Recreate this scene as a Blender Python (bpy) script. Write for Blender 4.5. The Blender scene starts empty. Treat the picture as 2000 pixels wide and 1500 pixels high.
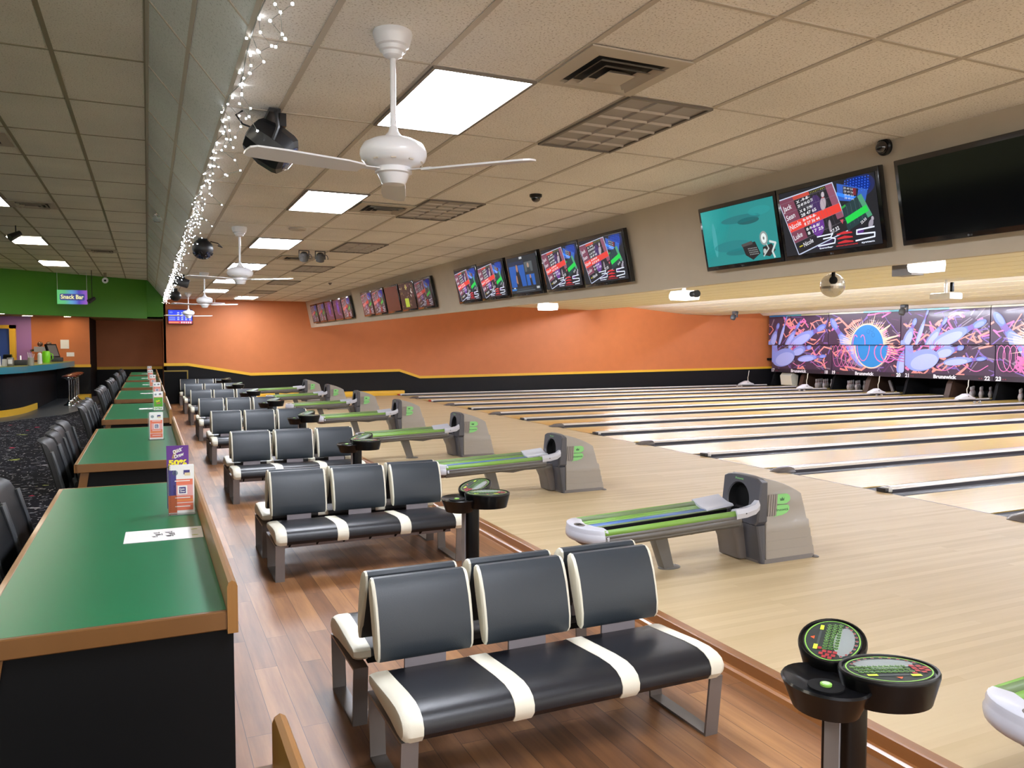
import bpy, bmesh, math, random
from mathutils import Vector, Matrix
random.seed(7)
sc = bpy.context.scene
COL = sc.collection
PI = math.pi

# ---------------------------------------------------------------- camera, world, exposure
cam_data = bpy.data.cameras.new('camera'); cam = bpy.data.objects.new('camera', cam_data); COL.objects.link(cam)
cam.location = (0, 0, 1.7695)
cam.rotation_euler = (PI/2 - 0.0486, 0, -0.4284)
cam_data.sensor_width = 36.0; cam_data.lens = 1555.86/2000*36.0; cam_data.clip_end = 200; cam_data.clip_start = 0.02
sc.camera = cam
world = bpy.data.worlds.new('world'); sc.world = world; world.use_nodes = True
world.node_tree.nodes['Background'].inputs[0].default_value = (1.0, 0.97, 0.93, 1)   # added fill light, entering through the open side behind the viewer
world.node_tree.nodes['Background'].inputs[1].default_value = 3.6
sc.view_settings.view_transform = 'Standard'; sc.view_settings.look = 'None'
sc.view_settings.exposure = 0.0; sc.view_settings.gamma = 1.0; sc.view_settings.use_curve_mapping = False
try:
    sc.cycles.max_bounces = 8; sc.cycles.diffuse_bounces = 5; sc.cycles.sample_clamp_indirect = 6
    sc.cycles.use_denoising = True
except Exception: pass
PANEL = 56.0      # radiance of the lit ceiling panels
LEFTPANEL = 20.0   # panels over the concourse
STRIPLIGHT = 34.0  # tubes on the lane ceiling behind the soffit
LANELIGHT = 470.0  # tubes in the lane ceiling cove

# ---------------------------------------------------------------- materials
def lin(c):
    return tuple(((v/12.92) if v <= 0.04045 else ((v+0.055)/1.055)**2.4) for v in c)
def rgb(h):
    h = h.lstrip('#'); return lin(tuple(int(h[i:i+2], 16)/255 for i in (0, 2, 4)))
MATS = {}
def mat(name, color, rough=0.5, metal=0.0, coat=0.0, emit=0.0, spec=0.5, noise=0.0, nscale=20.0, bump=0.0, bscale=200.0, trans=0.0):
    if name in MATS: return MATS[name]
    m = bpy.data.materials.new(name); m.use_nodes = True; nt = m.node_tree; b = nt.nodes['Principled BSDF']
    c = rgb(color) if isinstance(color, str) else color
    b.inputs['Base Color'].default_value = (*c, 1); b.inputs['Roughness'].default_value = rough
    b.inputs['Metallic'].default_value = metal; b.inputs['Coat Weight'].default_value = coat; b.inputs['Coat Roughness'].default_value = 0.08
    b.inputs['Specular IOR Level'].default_value = spec
    if trans: b.inputs['Transmission Weight'].default_value = trans
    if emit: b.inputs['Emission Color'].default_value = (*c, 1); b.inputs['Emission Strength'].default_value = emit
    tc = nt.nodes.new('ShaderNodeTexCoord')
    if noise:
        n = nt.nodes.new('ShaderNodeTexNoise'); n.inputs['Scale'].default_value = nscale; n.inputs['Detail'].default_value = 4
        nt.links.new(tc.outputs['Object'], n.inputs['Vector'])
        r = nt.nodes.new('ShaderNodeMapRange'); r.inputs[1].default_value = 0.3; r.inputs[2].default_value = 0.7
        r.inputs[3].default_value = 1-noise; r.inputs[4].default_value = 1+noise*0.5
        nt.links.new(n.outputs['Fac'], r.inputs[0])
        mx = nt.nodes.new('ShaderNodeVectorMath'); mx.operation = 'SCALE'; mx.inputs[0].default_value = c
        nt.links.new(r.outputs[0], mx.inputs['Scale']); nt.links.new(mx.outputs[0], b.inputs['Base Color'])
    if bump:
        n2 = nt.nodes.new('ShaderNodeTexNoise'); n2.inputs['Scale'].default_value = bscale; n2.inputs['Detail'].default_value = 3
        nt.links.new(tc.outputs['Object'], n2.inputs['Vector'])
        bp = nt.nodes.new('ShaderNodeBump'); bp.inputs['Strength'].default_value = bump; bp.inputs['Distance'].default_value = 0.004
        nt.links.new(n2.outputs['Fac'], bp.inputs['Height']); nt.links.new(bp.outputs[0], b.inputs['Normal'])
    MATS[name] = m; return m
def emat(name, color, strength=1.0):
    if name in MATS: return MATS[name]
    m = bpy.data.materials.new(name); m.use_nodes = True; nt = m.node_tree
    b = nt.nodes['Principled BSDF']; c = rgb(color) if isinstance(color, str) else color
    b.inputs['Base Color'].default_value = (0.02, 0.02, 0.02, 1); b.inputs['Roughness'].default_value = 0.35
    b.inputs['Emission Color'].default_value = (*c, 1); b.inputs['Emission Strength'].default_value = strength
    MATS[name] = m; return m

def plank_mat(name, c1, c2, c3, width, length, along='y', rough=0.3, grain=0.35, gap=0.004, coat=0.0, gapcol='#3a2418'):
    m = bpy.data.materials.new(name); m.use_nodes = True; nt = m.node_tree; N = nt.nodes; L = nt.links; b = N['Principled BSDF']
    tc = N.new('ShaderNodeTexCoord'); sp = N.new('ShaderNodeSeparateXYZ'); cb = N.new('ShaderNodeCombineXYZ')
    L.new(tc.outputs['Object'], sp.inputs[0])
    a, c = ('Y', 'X') if along == 'y' else ('X', 'Y')
    L.new(sp.outputs[a], cb.inputs['X']); L.new(sp.outputs[c], cb.inputs['Y'])
    br = N.new('ShaderNodeTexBrick'); br.offset = 0.37; br.offset_frequency = 2
    br.inputs['Scale'].default_value = 1.0; br.inputs['Mortar Size'].default_value = gap; br.inputs['Mortar Smooth'].default_value = 0.3
    br.inputs['Brick Width'].default_value = length; br.inputs['Row Height'].default_value = width; br.inputs['Bias'].default_value = 0.0
    br.inputs['Color1'].default_value = (0, 0, 0, 1); br.inputs['Color2'].default_value = (1, 1, 1, 1); br.inputs['Mortar'].default_value = (.5, .5, .5, 1)
    L.new(cb.outputs[0], br.inputs['Vector'])
    mp = N.new('ShaderNodeMapping'); mp.inputs['Scale'].default_value = (1.3, 16.0, 1.0); L.new(cb.outputs[0], mp.inputs['Vector'])
    ad = N.new('ShaderNodeVectorMath'); ad.operation = 'ADD'; L.new(mp.outputs[0], ad.inputs[0])
    sc_ = N.new('ShaderNodeVectorMath'); sc_.operation = 'SCALE'; L.new(br.outputs['Color'], sc_.inputs[0]); sc_.inputs['Scale'].default_value = 37.0
    L.new(sc_.outputs[0], ad.inputs[1])
    no = N.new('ShaderNodeTexNoise'); no.inputs['Scale'].default_value = 1.0; no.inputs['Detail'].default_value = 6; no.inputs['Roughness'].default_value = 0.6
    L.new(ad.outputs[0], no.inputs['Vector'])
    mix = N.new('ShaderNodeMath'); mix.operation = 'MULTIPLY_ADD'; L.new(no.outputs['Fac'], mix.inputs[0]); mix.inputs[1].default_value = grain*2.2; 
    sb = N.new('ShaderNodeSeparateColor'); L.new(br.outputs['Color'], sb.inputs[0])
    ml = N.new('ShaderNodeMath'); ml.operation = 'MULTIPLY'; L.new(sb.outputs[0], ml.inputs[0]); ml.inputs[1].default_value = 0.55
    ml2 = N.new('ShaderNodeMath'); ml2.operation = 'SUBTRACT'; L.new(ml.outputs[0], ml2.inputs[0]); ml2.inputs[1].default_value = grain*1.1-0.22
    L.new(ml2.outputs[0], mix.inputs[2])
    rp = N.new('ShaderNodeValToRGB'); e = rp.color_ramp.elements
    e[0].position = 0.0; e[0].color = (*rgb(c1), 1); e[1].position = 1.0; e[1].color = (*rgb(c3), 1)
    x = e.new(0.5); x.color = (*rgb(c2), 1)
    L.new(mix.outputs[0], rp.inputs[0])
    mg = N.new('ShaderNodeMix'); mg.data_type = 'RGBA'; L.new(br.outputs['Fac'], mg.inputs[0]); L.new(rp.outputs[0], mg.inputs[6]); mg.inputs[7].default_value = (*rgb(gapcol), 1)
    L.new(mg.outputs[2], b.inputs['Base Color']); b.inputs['Roughness'].default_value = rough
    b.inputs['Coat Weight'].default_value = coat; b.inputs['Coat Roughness'].default_value = 0.06
    MATS[name] = m; return m

M_SEATFLOOR = plank_mat('laminate_floor', '#53351f', '#865a38', '#b08052', 0.13, 1.3, 'y', 0.42, 0.5, 0.0015, 0.0)
M_APPROACH = plank_mat('approach_maple', '#b09a72', '#bea883', '#c9b591', 0.06, 2.4, 'x', 0.52, 0.28, 0.0, 0.0, '#b9a47c')
M_LANE = plank_mat('lane_maple', '#bfa04c', '#cdb05e', '#d8be70', 0.027, 3.0, 'x', 0.3, 0.35, 0.0003, 0.3, '#9a7a45')
M_OAK = plank_mat('golden_oak', '#7a5026', '#96692f', '#ad8040', 0.5, 3.0, 'y', 0.4, 0.5, 0.0, 0.1)
M_OAKX = plank_mat('golden_oak_cross', '#5e3d1c', '#764f25', '#8a6231', 0.5, 3.0, 'x', 0.4, 0.5, 0.0, 0.1)
M_TRIM = plank_mat('brown_nosing', '#744824', '#8c5a30', '#a06c3c', 0.5, 3.0, 'y', 0.3, 0.4, 0.0, 0.3)

def carpet_mat():
    m = bpy.data.materials.new('starry_carpet'); m.use_nodes = True; nt = m.node_tree; N = nt.nodes; L = nt.links; b = N['Principled BSDF']
    tc = N.new('ShaderNodeTexCoord')
    def voro(scale, thr, rnd=1.0, stretch=(1, 1, 1), metric='EUCLIDEAN'):
        mp = N.new('ShaderNodeMapping'); mp.inputs['Scale'].default_value = stretch; mp.inputs['Rotation'].default_value = (0, 0, 0.6*scale); L.new(tc.outputs['Object'], mp.inputs[0])
        nz = N.new('ShaderNodeTexNoise'); nz.inputs['Scale'].default_value = scale*1.7; L.new(mp.outputs[0], nz.inputs['Vector'])
        sv = N.new('ShaderNodeVectorMath'); sv.operation = 'SCALE'; L.new(nz.outputs['Color'], sv.inputs[0]); sv.inputs['Scale'].default_value = 0.9/scale
        av = N.new('ShaderNodeVectorMath'); av.operation = 'ADD'; L.new(mp.outputs[0], av.inputs[0]); L.new(sv.outputs[0], av.inputs[1])
        v = N.new('ShaderNodeTexVoronoi'); v.inputs['Scale'].default_value = scale; v.inputs['Randomness'].default_value = rnd; v.distance = metric
        L.new(av.outputs[0], v.inputs['Vector'])
        lt = N.new('ShaderNodeMath'); lt.operation = 'LESS_THAN'; L.new(v.outputs['Distance'], lt.inputs[0]); lt.inputs[1].default_value = thr
        return v, lt
    cur = None
    base = N.new('ShaderNodeRGB'); base.outputs[0].default_value = (*rgb('#16161f'), 1); cur = base.outputs[0]
    for scale, thr, st, cols, metric in ((7, 0.24, (1, 2.6, 1), None, 'EUCLIDEAN'), (11, 0.25, (2.5, 1, 1), None, 'EUCLIDEAN'), (2.6, 0.20, (1, 1.2, 1), 'star', 'MANHATTAN'), (5, 0.24, (1, 3.5, 1), None, 'MANHATTAN')):
        v, lt = voro(scale, thr, 1.0, st, metric)
        rp = N.new('ShaderNodeValToRGB'); rp.color_ramp.interpolation = 'CONSTANT'; e = rp.color_ramp.elements
        if cols == 'star':
            e[0].color = (*rgb('#d0405e'), 1); e[1].position = 0.45; e[1].color = (*rgb('#9aa356'), 1); x = e.new(0.7); x.color = (*rgb('#b9b9bd'), 1)
        else:
            e[0].color = (*rgb('#8a8c96'), 1); e[1].position = 0.5; e[1].color = (*rgb('#5c5e6c'), 1); x = e.new(0.8); x.color = (*rgb('#b4b2b6'), 1)
        sp = N.new('ShaderNodeSeparateColor'); L.new(v.outputs['Color'], sp.inputs[0]); L.new(sp.outputs[0], rp.inputs[0])
        pick = N.new('ShaderNodeMath'); pick.operation = 'GREATER_THAN'; L.new(sp.outputs[1], pick.inputs[0]); pick.inputs[1].default_value = 0.45
        ml = N.new('ShaderNodeMath'); ml.operation = 'MULTIPLY'; L.new(lt.outputs[0], ml.inputs[0]); L.new(pick.outputs[0], ml.inputs[1])
        mx = N.new('ShaderNodeMix'); mx.data_type = 'RGBA'; L.new(ml.outputs[0], mx.inputs[0]); L.new(cur, mx.inputs[6]); L.new(rp.outputs[0], mx.inputs[7]); cur = mx.outputs[2]
    L.new(cur, b.inputs['Base Color']); b.inputs['Roughness'].default_value = 0.95; b.inputs['Specular IOR Level'].default_value = 0.1
    return m
M_CARPET = carpet_mat()

def tile_mat(name, col, dark, amount=0.6):
    m = bpy.data.materials.new(name); m.use_nodes = True; nt = m.node_tree; N = nt.nodes; L = nt.links; b = N['Principled BSDF']
    tc = N.new('ShaderNodeTexCoord')
    n = N.new('ShaderNodeTexNoise'); n.inputs['Scale'].default_value = 90; n.inputs['Detail'].default_value = 3; L.new(tc.outputs['Object'], n.inputs['Vector'])
    rp = N.new('ShaderNodeValToRGB'); e = rp.color_ramp.elements; e[0].position = 0.30; e[0].color = (*rgb(dark), 1); e[1].position = 0.45; e[1].color = (*rgb(col), 1)
    L.new(n.outputs['Fac'], rp.inputs[0])
    n3 = N.new('ShaderNodeTexNoise'); n3.inputs['Scale'].default_value = 0.9; n3.inputs['Detail'].default_value = 3; L.new(tc.outputs['Object'], n3.inputs['Vector'])
    mr = N.new('ShaderNodeMapRange'); mr.inputs[1].default_value = .3; mr.inputs[2].default_value = .7; mr.inputs[3].default_value = 0.88; mr.inputs[4].default_value = 1.04; L.new(n3.outputs['Fac'], mr.inputs[0])
    ms = N.new('ShaderNodeVectorMath'); ms.operation = 'SCALE'; L.new(rp.outputs[0], ms.inputs[0]); L.new(mr.outputs[0], ms.inputs['Scale'])
    L.new(ms.outputs[0], b.inputs['Base Color']); b.inputs['Roughness'].default_value = 0.95
    n2 = N.new('ShaderNodeTexNoise'); n2.inputs['Scale'].default_value = 140; L.new(tc.outputs['Object'], n2.inputs['Vector'])
    bp = N.new('ShaderNodeBump'); bp.inputs['Strength'].default_value = 0.35; bp.inputs['Distance'].default_value = 0.004; L.new(n2.outputs['Fac'], bp.inputs['Height']); L.new(bp.outputs[0], b.inputs['Normal'])
    MATS[name] = m; return m
M_TILE = tile_mat('ceiling_tile', '#f2ece2', '#b9ad9c')
M_TILE_L = tile_mat('ceiling_tile_concourse', '#e4dfcf', '#b5ae98')
M_TBAR = mat('ceiling_tee_bar', '#bdb2a2', 0.6)
M_TBAR_L = mat('ceiling_tee_bar_concourse', '#8a8268', 0.6)
M_ORANGE = mat('orange_paint', '#c0703f', 0.6, noise=0.05, nscale=3)
M_BLACKWALL = mat('black_wainscot', '#0c0b0e', 0.6, spec=.25)
M_YELLOW = mat('yellow_trim_paint', '#e0b02c', 0.5)
M_GREENWALL = mat('green_paint', '#428317', 0.6)
M_PURPLE = mat('purple_paint', '#9a6fb0', 0.6)
M_BEAM = mat('beige_soffit_paint', '#c4b7a3', 0.7, noise=0.04, nscale=4)
M_LANECEIL = mat('lane_ceiling_paint', '#eeebe6', 0.8)
M_BLACK = mat('black_plastic', '#060608', 0.32, coat=0.12, spec=.3)
M_MATBLACK = mat('matt_black', '#070709', 0.7, spec=.2)
M_WHITE = mat('white_enamel', '#e4e4e8', 0.3, coat=0.3)
M_CREAM = mat('cream_vinyl', '#dedac9', 0.42, bump=0.15, bscale=350)
M_GREYV = mat('slate_grey_vinyl', '#2d343b', 0.42, bump=0.18, bscale=320, spec=0.5)
M_BLACKV = mat('black_vinyl', '#14161d', 0.36, bump=0.15, bscale=350)
M_STEEL = mat('painted_grey_steel', '#7d7775', 0.38, metal=0.35)
M_CHROME = mat('chrome', '#d8d8dc', 0.12, metal=1.0)
M_BACKPLATE = mat('grey_bracket', '#878085', 0.45, metal=0.2)

# ---------------------------------------------------------------- mesh builder
class MB:
    def __init__(s): s.v = []; s.f = []; s.m = []; s.mats = []
    def mi(s, m):
        if m not in s.mats: s.mats.append(m)
        return s.mats.index(m)
    def add(s, verts, faces, m):
        o = len(s.v); k = s.mi(m); s.v += [tuple(v) for v in verts]
        for f in faces: s.f.append([i+o for i in f]); s.m.append(k)
        return s
    def box(s, lo, hi, m, T=None):
        x0, y0, z0 = lo; x1, y1, z1 = hi
        v = [(x0, y0, z0), (x1, y0, z0), (x1, y1, z0), (x0, y1, z0), (x0, y0, z1), (x1, y0, z1), (x1, y1, z1), (x0, y1, z1)]
        if T: v = [T @ Vector(p) for p in v]
        return s.add(v, [(0, 3, 2, 1), (4, 5, 6, 7), (0, 1, 5, 4), (1, 2, 6, 5), (2, 3, 7, 6), (3, 0, 4, 7)], m)
    def rbox(s, lo, hi, m, r=0.01, seg=2, T=None):
        bm = bmesh.new(); bmesh.ops.create_cube(bm, size=1)
        for v in bm.verts: v.co = Vector([(lo[i]+hi[i])/2 + v.co[i]*(hi[i]-lo[i]) for i in range(3)])
        bmesh.ops.bevel(bm, geom=bm.edges[:], offset=r, segments=seg, profile=0.5, affect='EDGES')
        bm.verts.index_update()
        v = [T @ x.co if T else x.co.copy() for x in bm.verts]; f = [[q.index for q in p.verts] for p in bm.faces]; bm.free()
        return s.add(v, f, m)
    def prism(s, poly, axis, a, b, m, T=None):
        """poly: 2D points in the plane across axis ('x': (y,z), 'y': (x,z), 'z': (x,y))"""
        def P(p, t):
            q = {'x': (t, p[0], p[1]), 'y': (p[0], t, p[1]), 'z': (p[0], p[1], t)}[axis]
            return T @ Vector(q) if T else q
        n = len(poly); v = [P(p, a) for p in poly]+[P(p, b) for p in poly]
        f = [(i, (i+1) % n, n+(i+1) % n, n+i) for i in range(n)]+[list(range(n))[::-1], list(range(n, 2*n))]
        return s.add(v, f, m)
    def loft(s, loops, m, cap0=True, cap1=True, closed=True, T=None):
        n = len(loops[0]); v = [p for l in loops for p in l]
        if T: v = [T @ Vector(p) for p in v]
        f = []
        for k in range(len(loops)-1):
            for i in range(n if closed else n-1):
                j = (i+1) % n; f.append((k*n+i, k*n+j, (k+1)*n+j, (k+1)*n+i))
        if cap0: f.append(list(range(n))[::-1])
        if cap1: f.append([(len(loops)-1)*n+i for i in range(n)])
        return s.add(v, f, m)
    def lathe(s, prof, c, m, n=24, T=None, sx=1.0, sy=1.0):
        """prof: (radius, z) list, bottom to top or any order"""
        loops = [[(c[0]+r*sx*math.cos(2*PI*i/n), c[1]+r*sy*math.sin(2*PI*i/n), c[2]+z) for i in range(n)] for r, z in prof]
        return s.loft(loops, m, True, True, True, T)
    def tube(s, pts, r, m, n=8, T=None, rs=None):
        pts = [Vector(p) for p in pts]; loops = []
        for i, p in enumerate(pts):
            d = (pts[min(i+1, len(pts)-1)]-pts[max(i-1, 0)])
            if d.length < 1e-9: d = Vector((0, 0, 1))
            d.normalize(); a = Vector((0, 0, 1)) if abs(d.z) < 0.9 else Vector((1, 0, 0))
            u = d.cross(a).normalized(); w = d.cross(u); rr = rs[i] if rs else r
            loops.append([p+(u*math.cos(2*PI*k/n)+w*math.sin(2*PI*k/n))*rr for k in range(n)])
        return s.loft(loops, m, True, True, True, T)
    def ball(s, c, r, m, n=12, T=None, sc=(1, 1, 1)):
        loops = []
        for k in range(1, n//2):
            t = PI*k/(n//2); loops.append([(c[0]+r*sc[0]*math.sin(t)*math.cos(2*PI*i/n), c[1]+r*sc[1]*math.sin(t)*math.sin(2*PI*i/n), c[2]+r*sc[2]*math.cos(t)) for i in range(n)])
        return s.loft(loops, m, True, True, True, T)
    def ico(s, c, r, m):
        v = [(c[0]+r*x, c[1]+r*y, c[2]+r*z) for x, y, z in ((1, 0, 0), (-1, 0, 0), (0, 1, 0), (0, -1, 0), (0, 0, 1), (0, 0, -1))]
        return s.add(v, [(0, 2, 4), (2, 1, 4), (1, 3, 4), (3, 0, 4), (2, 0, 5), (1, 2, 5), (3, 1, 5), (0, 3, 5)], m)
    def build(s, name, parent=None, smooth=0.6, loc=None, rot=None):
        me = bpy.data.meshes.new(name); me.from_pydata(s.v, [], s.f)
        for m in s.mats: me.materials.append(m)
        me.polygons.foreach_set('material_index', s.m)
        bm = bmesh.new(); bm.from_mesh(me); bmesh.ops.recalc_face_normals(bm, faces=bm.faces) if getattr(s, 'recalc', True) else None; bm.to_mesh(me); bm.free()
        if smooth:
            me.polygons.foreach_set('use_smooth', [True]*len(me.polygons)); me.set_sharp_from_angle(angle=smooth)
        me.update()
        o = bpy.data.objects.new(name, me); COL.objects.link(o)
        if parent: o.parent = parent
        if loc: o.location = loc
        if rot: o.rotation_euler = rot
        return o

def tag(o, label=None, cat=None, group=None, kind=None):
    if label: o['label'] = label
    if cat: o['category'] = cat
    if group: o['group'] = group
    if kind: o['kind'] = kind
    return o
def thing(name, label, cat, loc=(0, 0, 0), group=None, rot=None):
    o = bpy.data.objects.new(name, None); COL.objects.link(o); o.location = loc; o.empty_display_size = 0.1
    if rot: o.rotation_euler = rot
    return tag(o, label, cat, group)
def struct(mb, name, **k):
    o = mb.build(name, **k); o['kind'] = 'structure'; return o
CH = {}
def children(o):
    return [c for c in bpy.data.objects if c.parent == o]
def copy_tree(o, parent=None):
    c = o.copy(); COL.objects.link(c)
    if parent: c.parent = parent
    for ch in children(o): copy_tree(ch, c)
    return c
def clone(o, loc, label, rot=None, group=None):
    c = copy_tree(o); c.location = loc
    if rot is not None: c.rotation_euler = rot
    c['label'] = label
    if group: c['group'] = group
    return c
ORD = ['first', 'second', 'third', 'fourth', 'fifth', 'sixth', 'seventh', 'eighth', 'ninth', 'tenth']

# flat drawing on a plane: screens, printed panels, signs, keys
_TXT = {}
def text_faces(t, bold=0.0):
    key = (t, bold)
    if key in _TXT: return _TXT[key]
    cu = bpy.data.curves.new('t', 'FONT'); cu.body = t; cu.size = 1.0; cu.offset = bold; cu.resolution_u = 3
    ob = bpy.data.objects.new('t', cu); COL.objects.link(ob); bpy.context.view_layer.update()
    me = bpy.data.meshes.new_from_object(ob.evaluated_get(bpy.context.evaluated_depsgraph_get()))
    vs = [(v.co.x, v.co.y) for v in me.vertices]; fs = [list(p.vertices) for p in me.polygons]
    bpy.data.objects.remove(ob); bpy.data.curves.remove(cu); bpy.data.meshes.remove(me)
    xs = [v[0] for v in vs] or [0]; w = max(xs)-min(xs); x0 = min(xs)
    vs = [(x-x0, y) for x, y in vs]
    _TXT[key] = (vs, fs, w); return _TXT[key]
class Draw:
    def __init__(s, mb, o, ux, uy, n, eps=0.0006, clip=None):
        s.mb = mb; s.o = Vector(o); s.ux = Vector(ux); s.uy = Vector(uy); s.n = Vector(n); s.eps = eps; s.clip = clip
    def P(s, x, y, l): return s.o+s.ux*x+s.uy*y+s.n*(l*s.eps)
    def poly(s, pts, m, l=1, clip=True):
        if s.clip and clip:
            x0, y0, x1, y1 = s.clip
            for ax, lim, sg in ((0, x0, 1), (0, x1, -1), (1, y0, 1), (1, y1, -1)):
                out = []
                for i in range(len(pts)):
                    a = pts[i]; b = pts[(i+1) % len(pts)]; ia = (a[ax]-lim)*sg >= 0; ib = (b[ax]-lim)*sg >= 0
                    if ia: out.append(a)
                    if ia != ib:
                        t = (lim-a[ax])/(b[ax]-a[ax]); out.append((a[0]+(b[0]-a[0])*t, a[1]+(b[1]-a[1])*t))
                pts = out
                if len(pts) < 3: return
        s.mb.add([s.P(x, y, l) for x, y in pts], [list(range(len(pts)))], m)
    def rect(s, x0, y0, x1, y1, m, l=1): s.poly([(x0, y0), (x1, y0), (x1, y1), (x0, y1)], m, l)
    def ell(s, cx, cy, rx, ry, m, l=1, rot=0, n=24):
        c, q = math.cos(rot), math.sin(rot)
        s.poly([(cx+rx*math.cos(t)*c-ry*math.sin(t)*q, cy+rx*math.cos(t)*q+ry*math.sin(t)*c) for t in [2*PI*i/n for i in range(n)]], m, l)
    def ring(s, cx, cy, rx, ry, w, m, l=1, rot=0, n=28, a0=0, a1=2*PI):
        c, q = math.cos(rot), math.sin(rot)
        def pt(t, k): return (cx+(rx+k)*math.cos(t)*c-(ry+k)*math.sin(t)*q, cy+(rx+k)*math.cos(t)*q+(ry+k)*math.sin(t)*c)
        for i in range(n):
            t0 = a0+(a1-a0)*i/n; t1 = a0+(a1-a0)*(i+1)/n
            s.poly([pt(t0, -w/2), pt(t0, w/2), pt(t1, w/2), pt(t1, -w/2)], m, l)
    def stroke(s, pts, w, m, l=1):
        for i in range(len(pts)-1):
            a, b = Vector(pts[i]), Vector(pts[i+1]); d = b-a
            if d.length < 1e-6: continue
            d.normalize(); p = Vector((-d.y, d.x))*w/2; a = a-d*w*0.3; b = b+d*w*0.3
            s.poly([tuple(a-p), tuple(b-p), tuple(b+p), tuple(a+p)], m, l+(i % 6)*.045)
    def text(s, t, x, y, h, m, l=2, rot=0, wfit=None, bold=0.0, center=False, shear=0.0):
        vs, fs, w = text_faces(t, bold); k = h/0.72; kx = (wfit/w) if (wfit and w) else k
        c, q = math.cos(rot), math.sin(rot); ox = -w*kx/2 if center else 0
        pts = [((vx*kx+ox+vy*k*shear), vy*k) for vx, vy in vs]
        s.mb.add([s.P(x+a*c-b*q, y+a*q+b*c, l) for a, b in pts], fs, m)
def draw_panel(w, h, m, mb, o, ux, uy, n, **k):
    d = Draw(mb, o, ux, uy, n, **k); return d

# ================================================================ the setting
FY = 27.6; YB = -6.0; XL = -9.0; ZC = 0.2; ZS = -0.1; ZCEIL = 3.245
PT = 3.4; YC0 = 5.13; XF = 8.03; XM = 25.04

b = MB(); b.box((0.20, YB, -0.4), (3.03, FY, ZS), M_SEATFLOOR); struct(b, 'floor', smooth=0)
b = MB(); b.box((3.06, YB, -0.4), (XF, FY, 0.0), M_APPROACH); struct(b, 'floor', smooth=0)
b = MB(); b.box((XL, YB, -0.4), (0.20, 30.2, ZC), M_CARPET); struct(b, 'floor', smooth=0)
b = MB(); b.prism([(XL, 17.6), (-3.2, 18.3), (-1.75, 20.6), (-1.25, 23.0), (-1.2, FY), (XL, FY)], 'z', ZC, ZC+0.006, mat('grey_vinyl_floor', '#4d5054', 0.3, noise=0.1, nscale=5)); struct(b, 'floor', smooth=0)
# concourse riser and the nosing of the approach
b = MB(); b.box((0.20, YB, ZS), (0.215, FY, ZC+0.005), M_MATBLACK); struct(b, 'trim_1', smooth=0)
b = MB()
b.prism([(3.07, -0.05), (3.07, 0.003), (3.012, 0.003), (3.006, -0.003), (3.004, -0.1), (3.07, -0.1)], 'y', YB, FY, M_TRIM)
b.prism([(3.01, -0.1), (3.01, -0.060), (2.985, -0.062), (2.972, -0.072), (2.968, -0.1)], 'y', YB, FY, M_TRIM)
struct(b, 'trim_2', smooth=.35)
# lane bed under the gutters, foul line
b = MB(); b.box((XF, YB, -0.4), (27.4, FY, -0.13), M_MATBLACK); struct(b, 'floor', smooth=0)
b = MB(); b.box((XF-0.01, YB, -0.12), (XF+0.012, FY, 0.0006), mat('foul_line', '#4a3a2c', 0.4)); struct(b, 'trim_3', smooth=0)

# far wall: orange over a black wainscot, parted by the stepped yellow stripe
S_T = [(0.45, 1.20), (1.16, 1.20), (3.09, 0.855), (8.17, 0.92), (8.94, 0.66), (25.6, 0.825), (27.4, 0.83)]
S_B = [(x, z-0.095) for x, z in S_T]
b = MB()
n = len(S_T); zt = 3.75
ve = [(x, FY, z) for x, z in S_T]+[(x, FY, zt) for x, z in S_T]; b.add(ve, [(i, i+1, n+i+1, n+i) for i in range(n-1)], M_ORANGE)
ve = [(x, FY, z) for x, z in S_T]+[(x, FY, -0.4) for x, z in S_T]; b.add(ve, [(i, i+1, n+i+1, n+i) for i in range(n-1)], M_BLACKWALL)
b.box((0.45, FY+0.001, -0.4), (27.4, FY+0.15, 3.9), M_ORANGE)
b.box((0.46, FY, -.4), (.53, 30.2, 3.9), M_ORANGE)
b.box((XL, 30.2, 1.04), (.53, 30.3, 3.9), M_ORANGE); b.box((XL, 30.2, -.4), (.53, 30.3, 1.04), M_BLACKWALL)
b.box((-1.8, 30.17, .95), (.45, 30.2, 1.04), M_YELLOW)
struct(b, 'wall_far', smooth=0)
b = MB()
for i in range(n-1):
    (xa, za), (xb, zb) = S_T[i], S_T[i+1]
    for_z = [(xa, za), (xb, zb), (xb, zb-0.09), (xa, za-0.09)]
    b.prism(for_z, 'y', FY-0.025, FY-0.001, M_YELLOW)
struct(b, 'trim_4', smooth=0)
b = MB(); b.rbox((3.2, FY-0.30, -0.02), (8.28, FY-0.002, 0.165), M_YELLOW, 0.02); struct(b, 'baseboard_far')
# low black half door beside the benches
b = MB(); b.box((0.45, FY-0.04, ZS), (1.14, FY-0.002, 0.97), M_MATBLACK)
b.box((0.45, FY-0.05, 0.93), (1.16, FY-0.04, 0.97), mat('dull_yellow_trim', '#8f7a35', 0.6)); b.box((1.125, FY-0.05, ZS), (1.16, FY-0.04, 0.93), MATS['dull_yellow_trim'])
struct(b, 'door_1', smooth=0)

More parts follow.
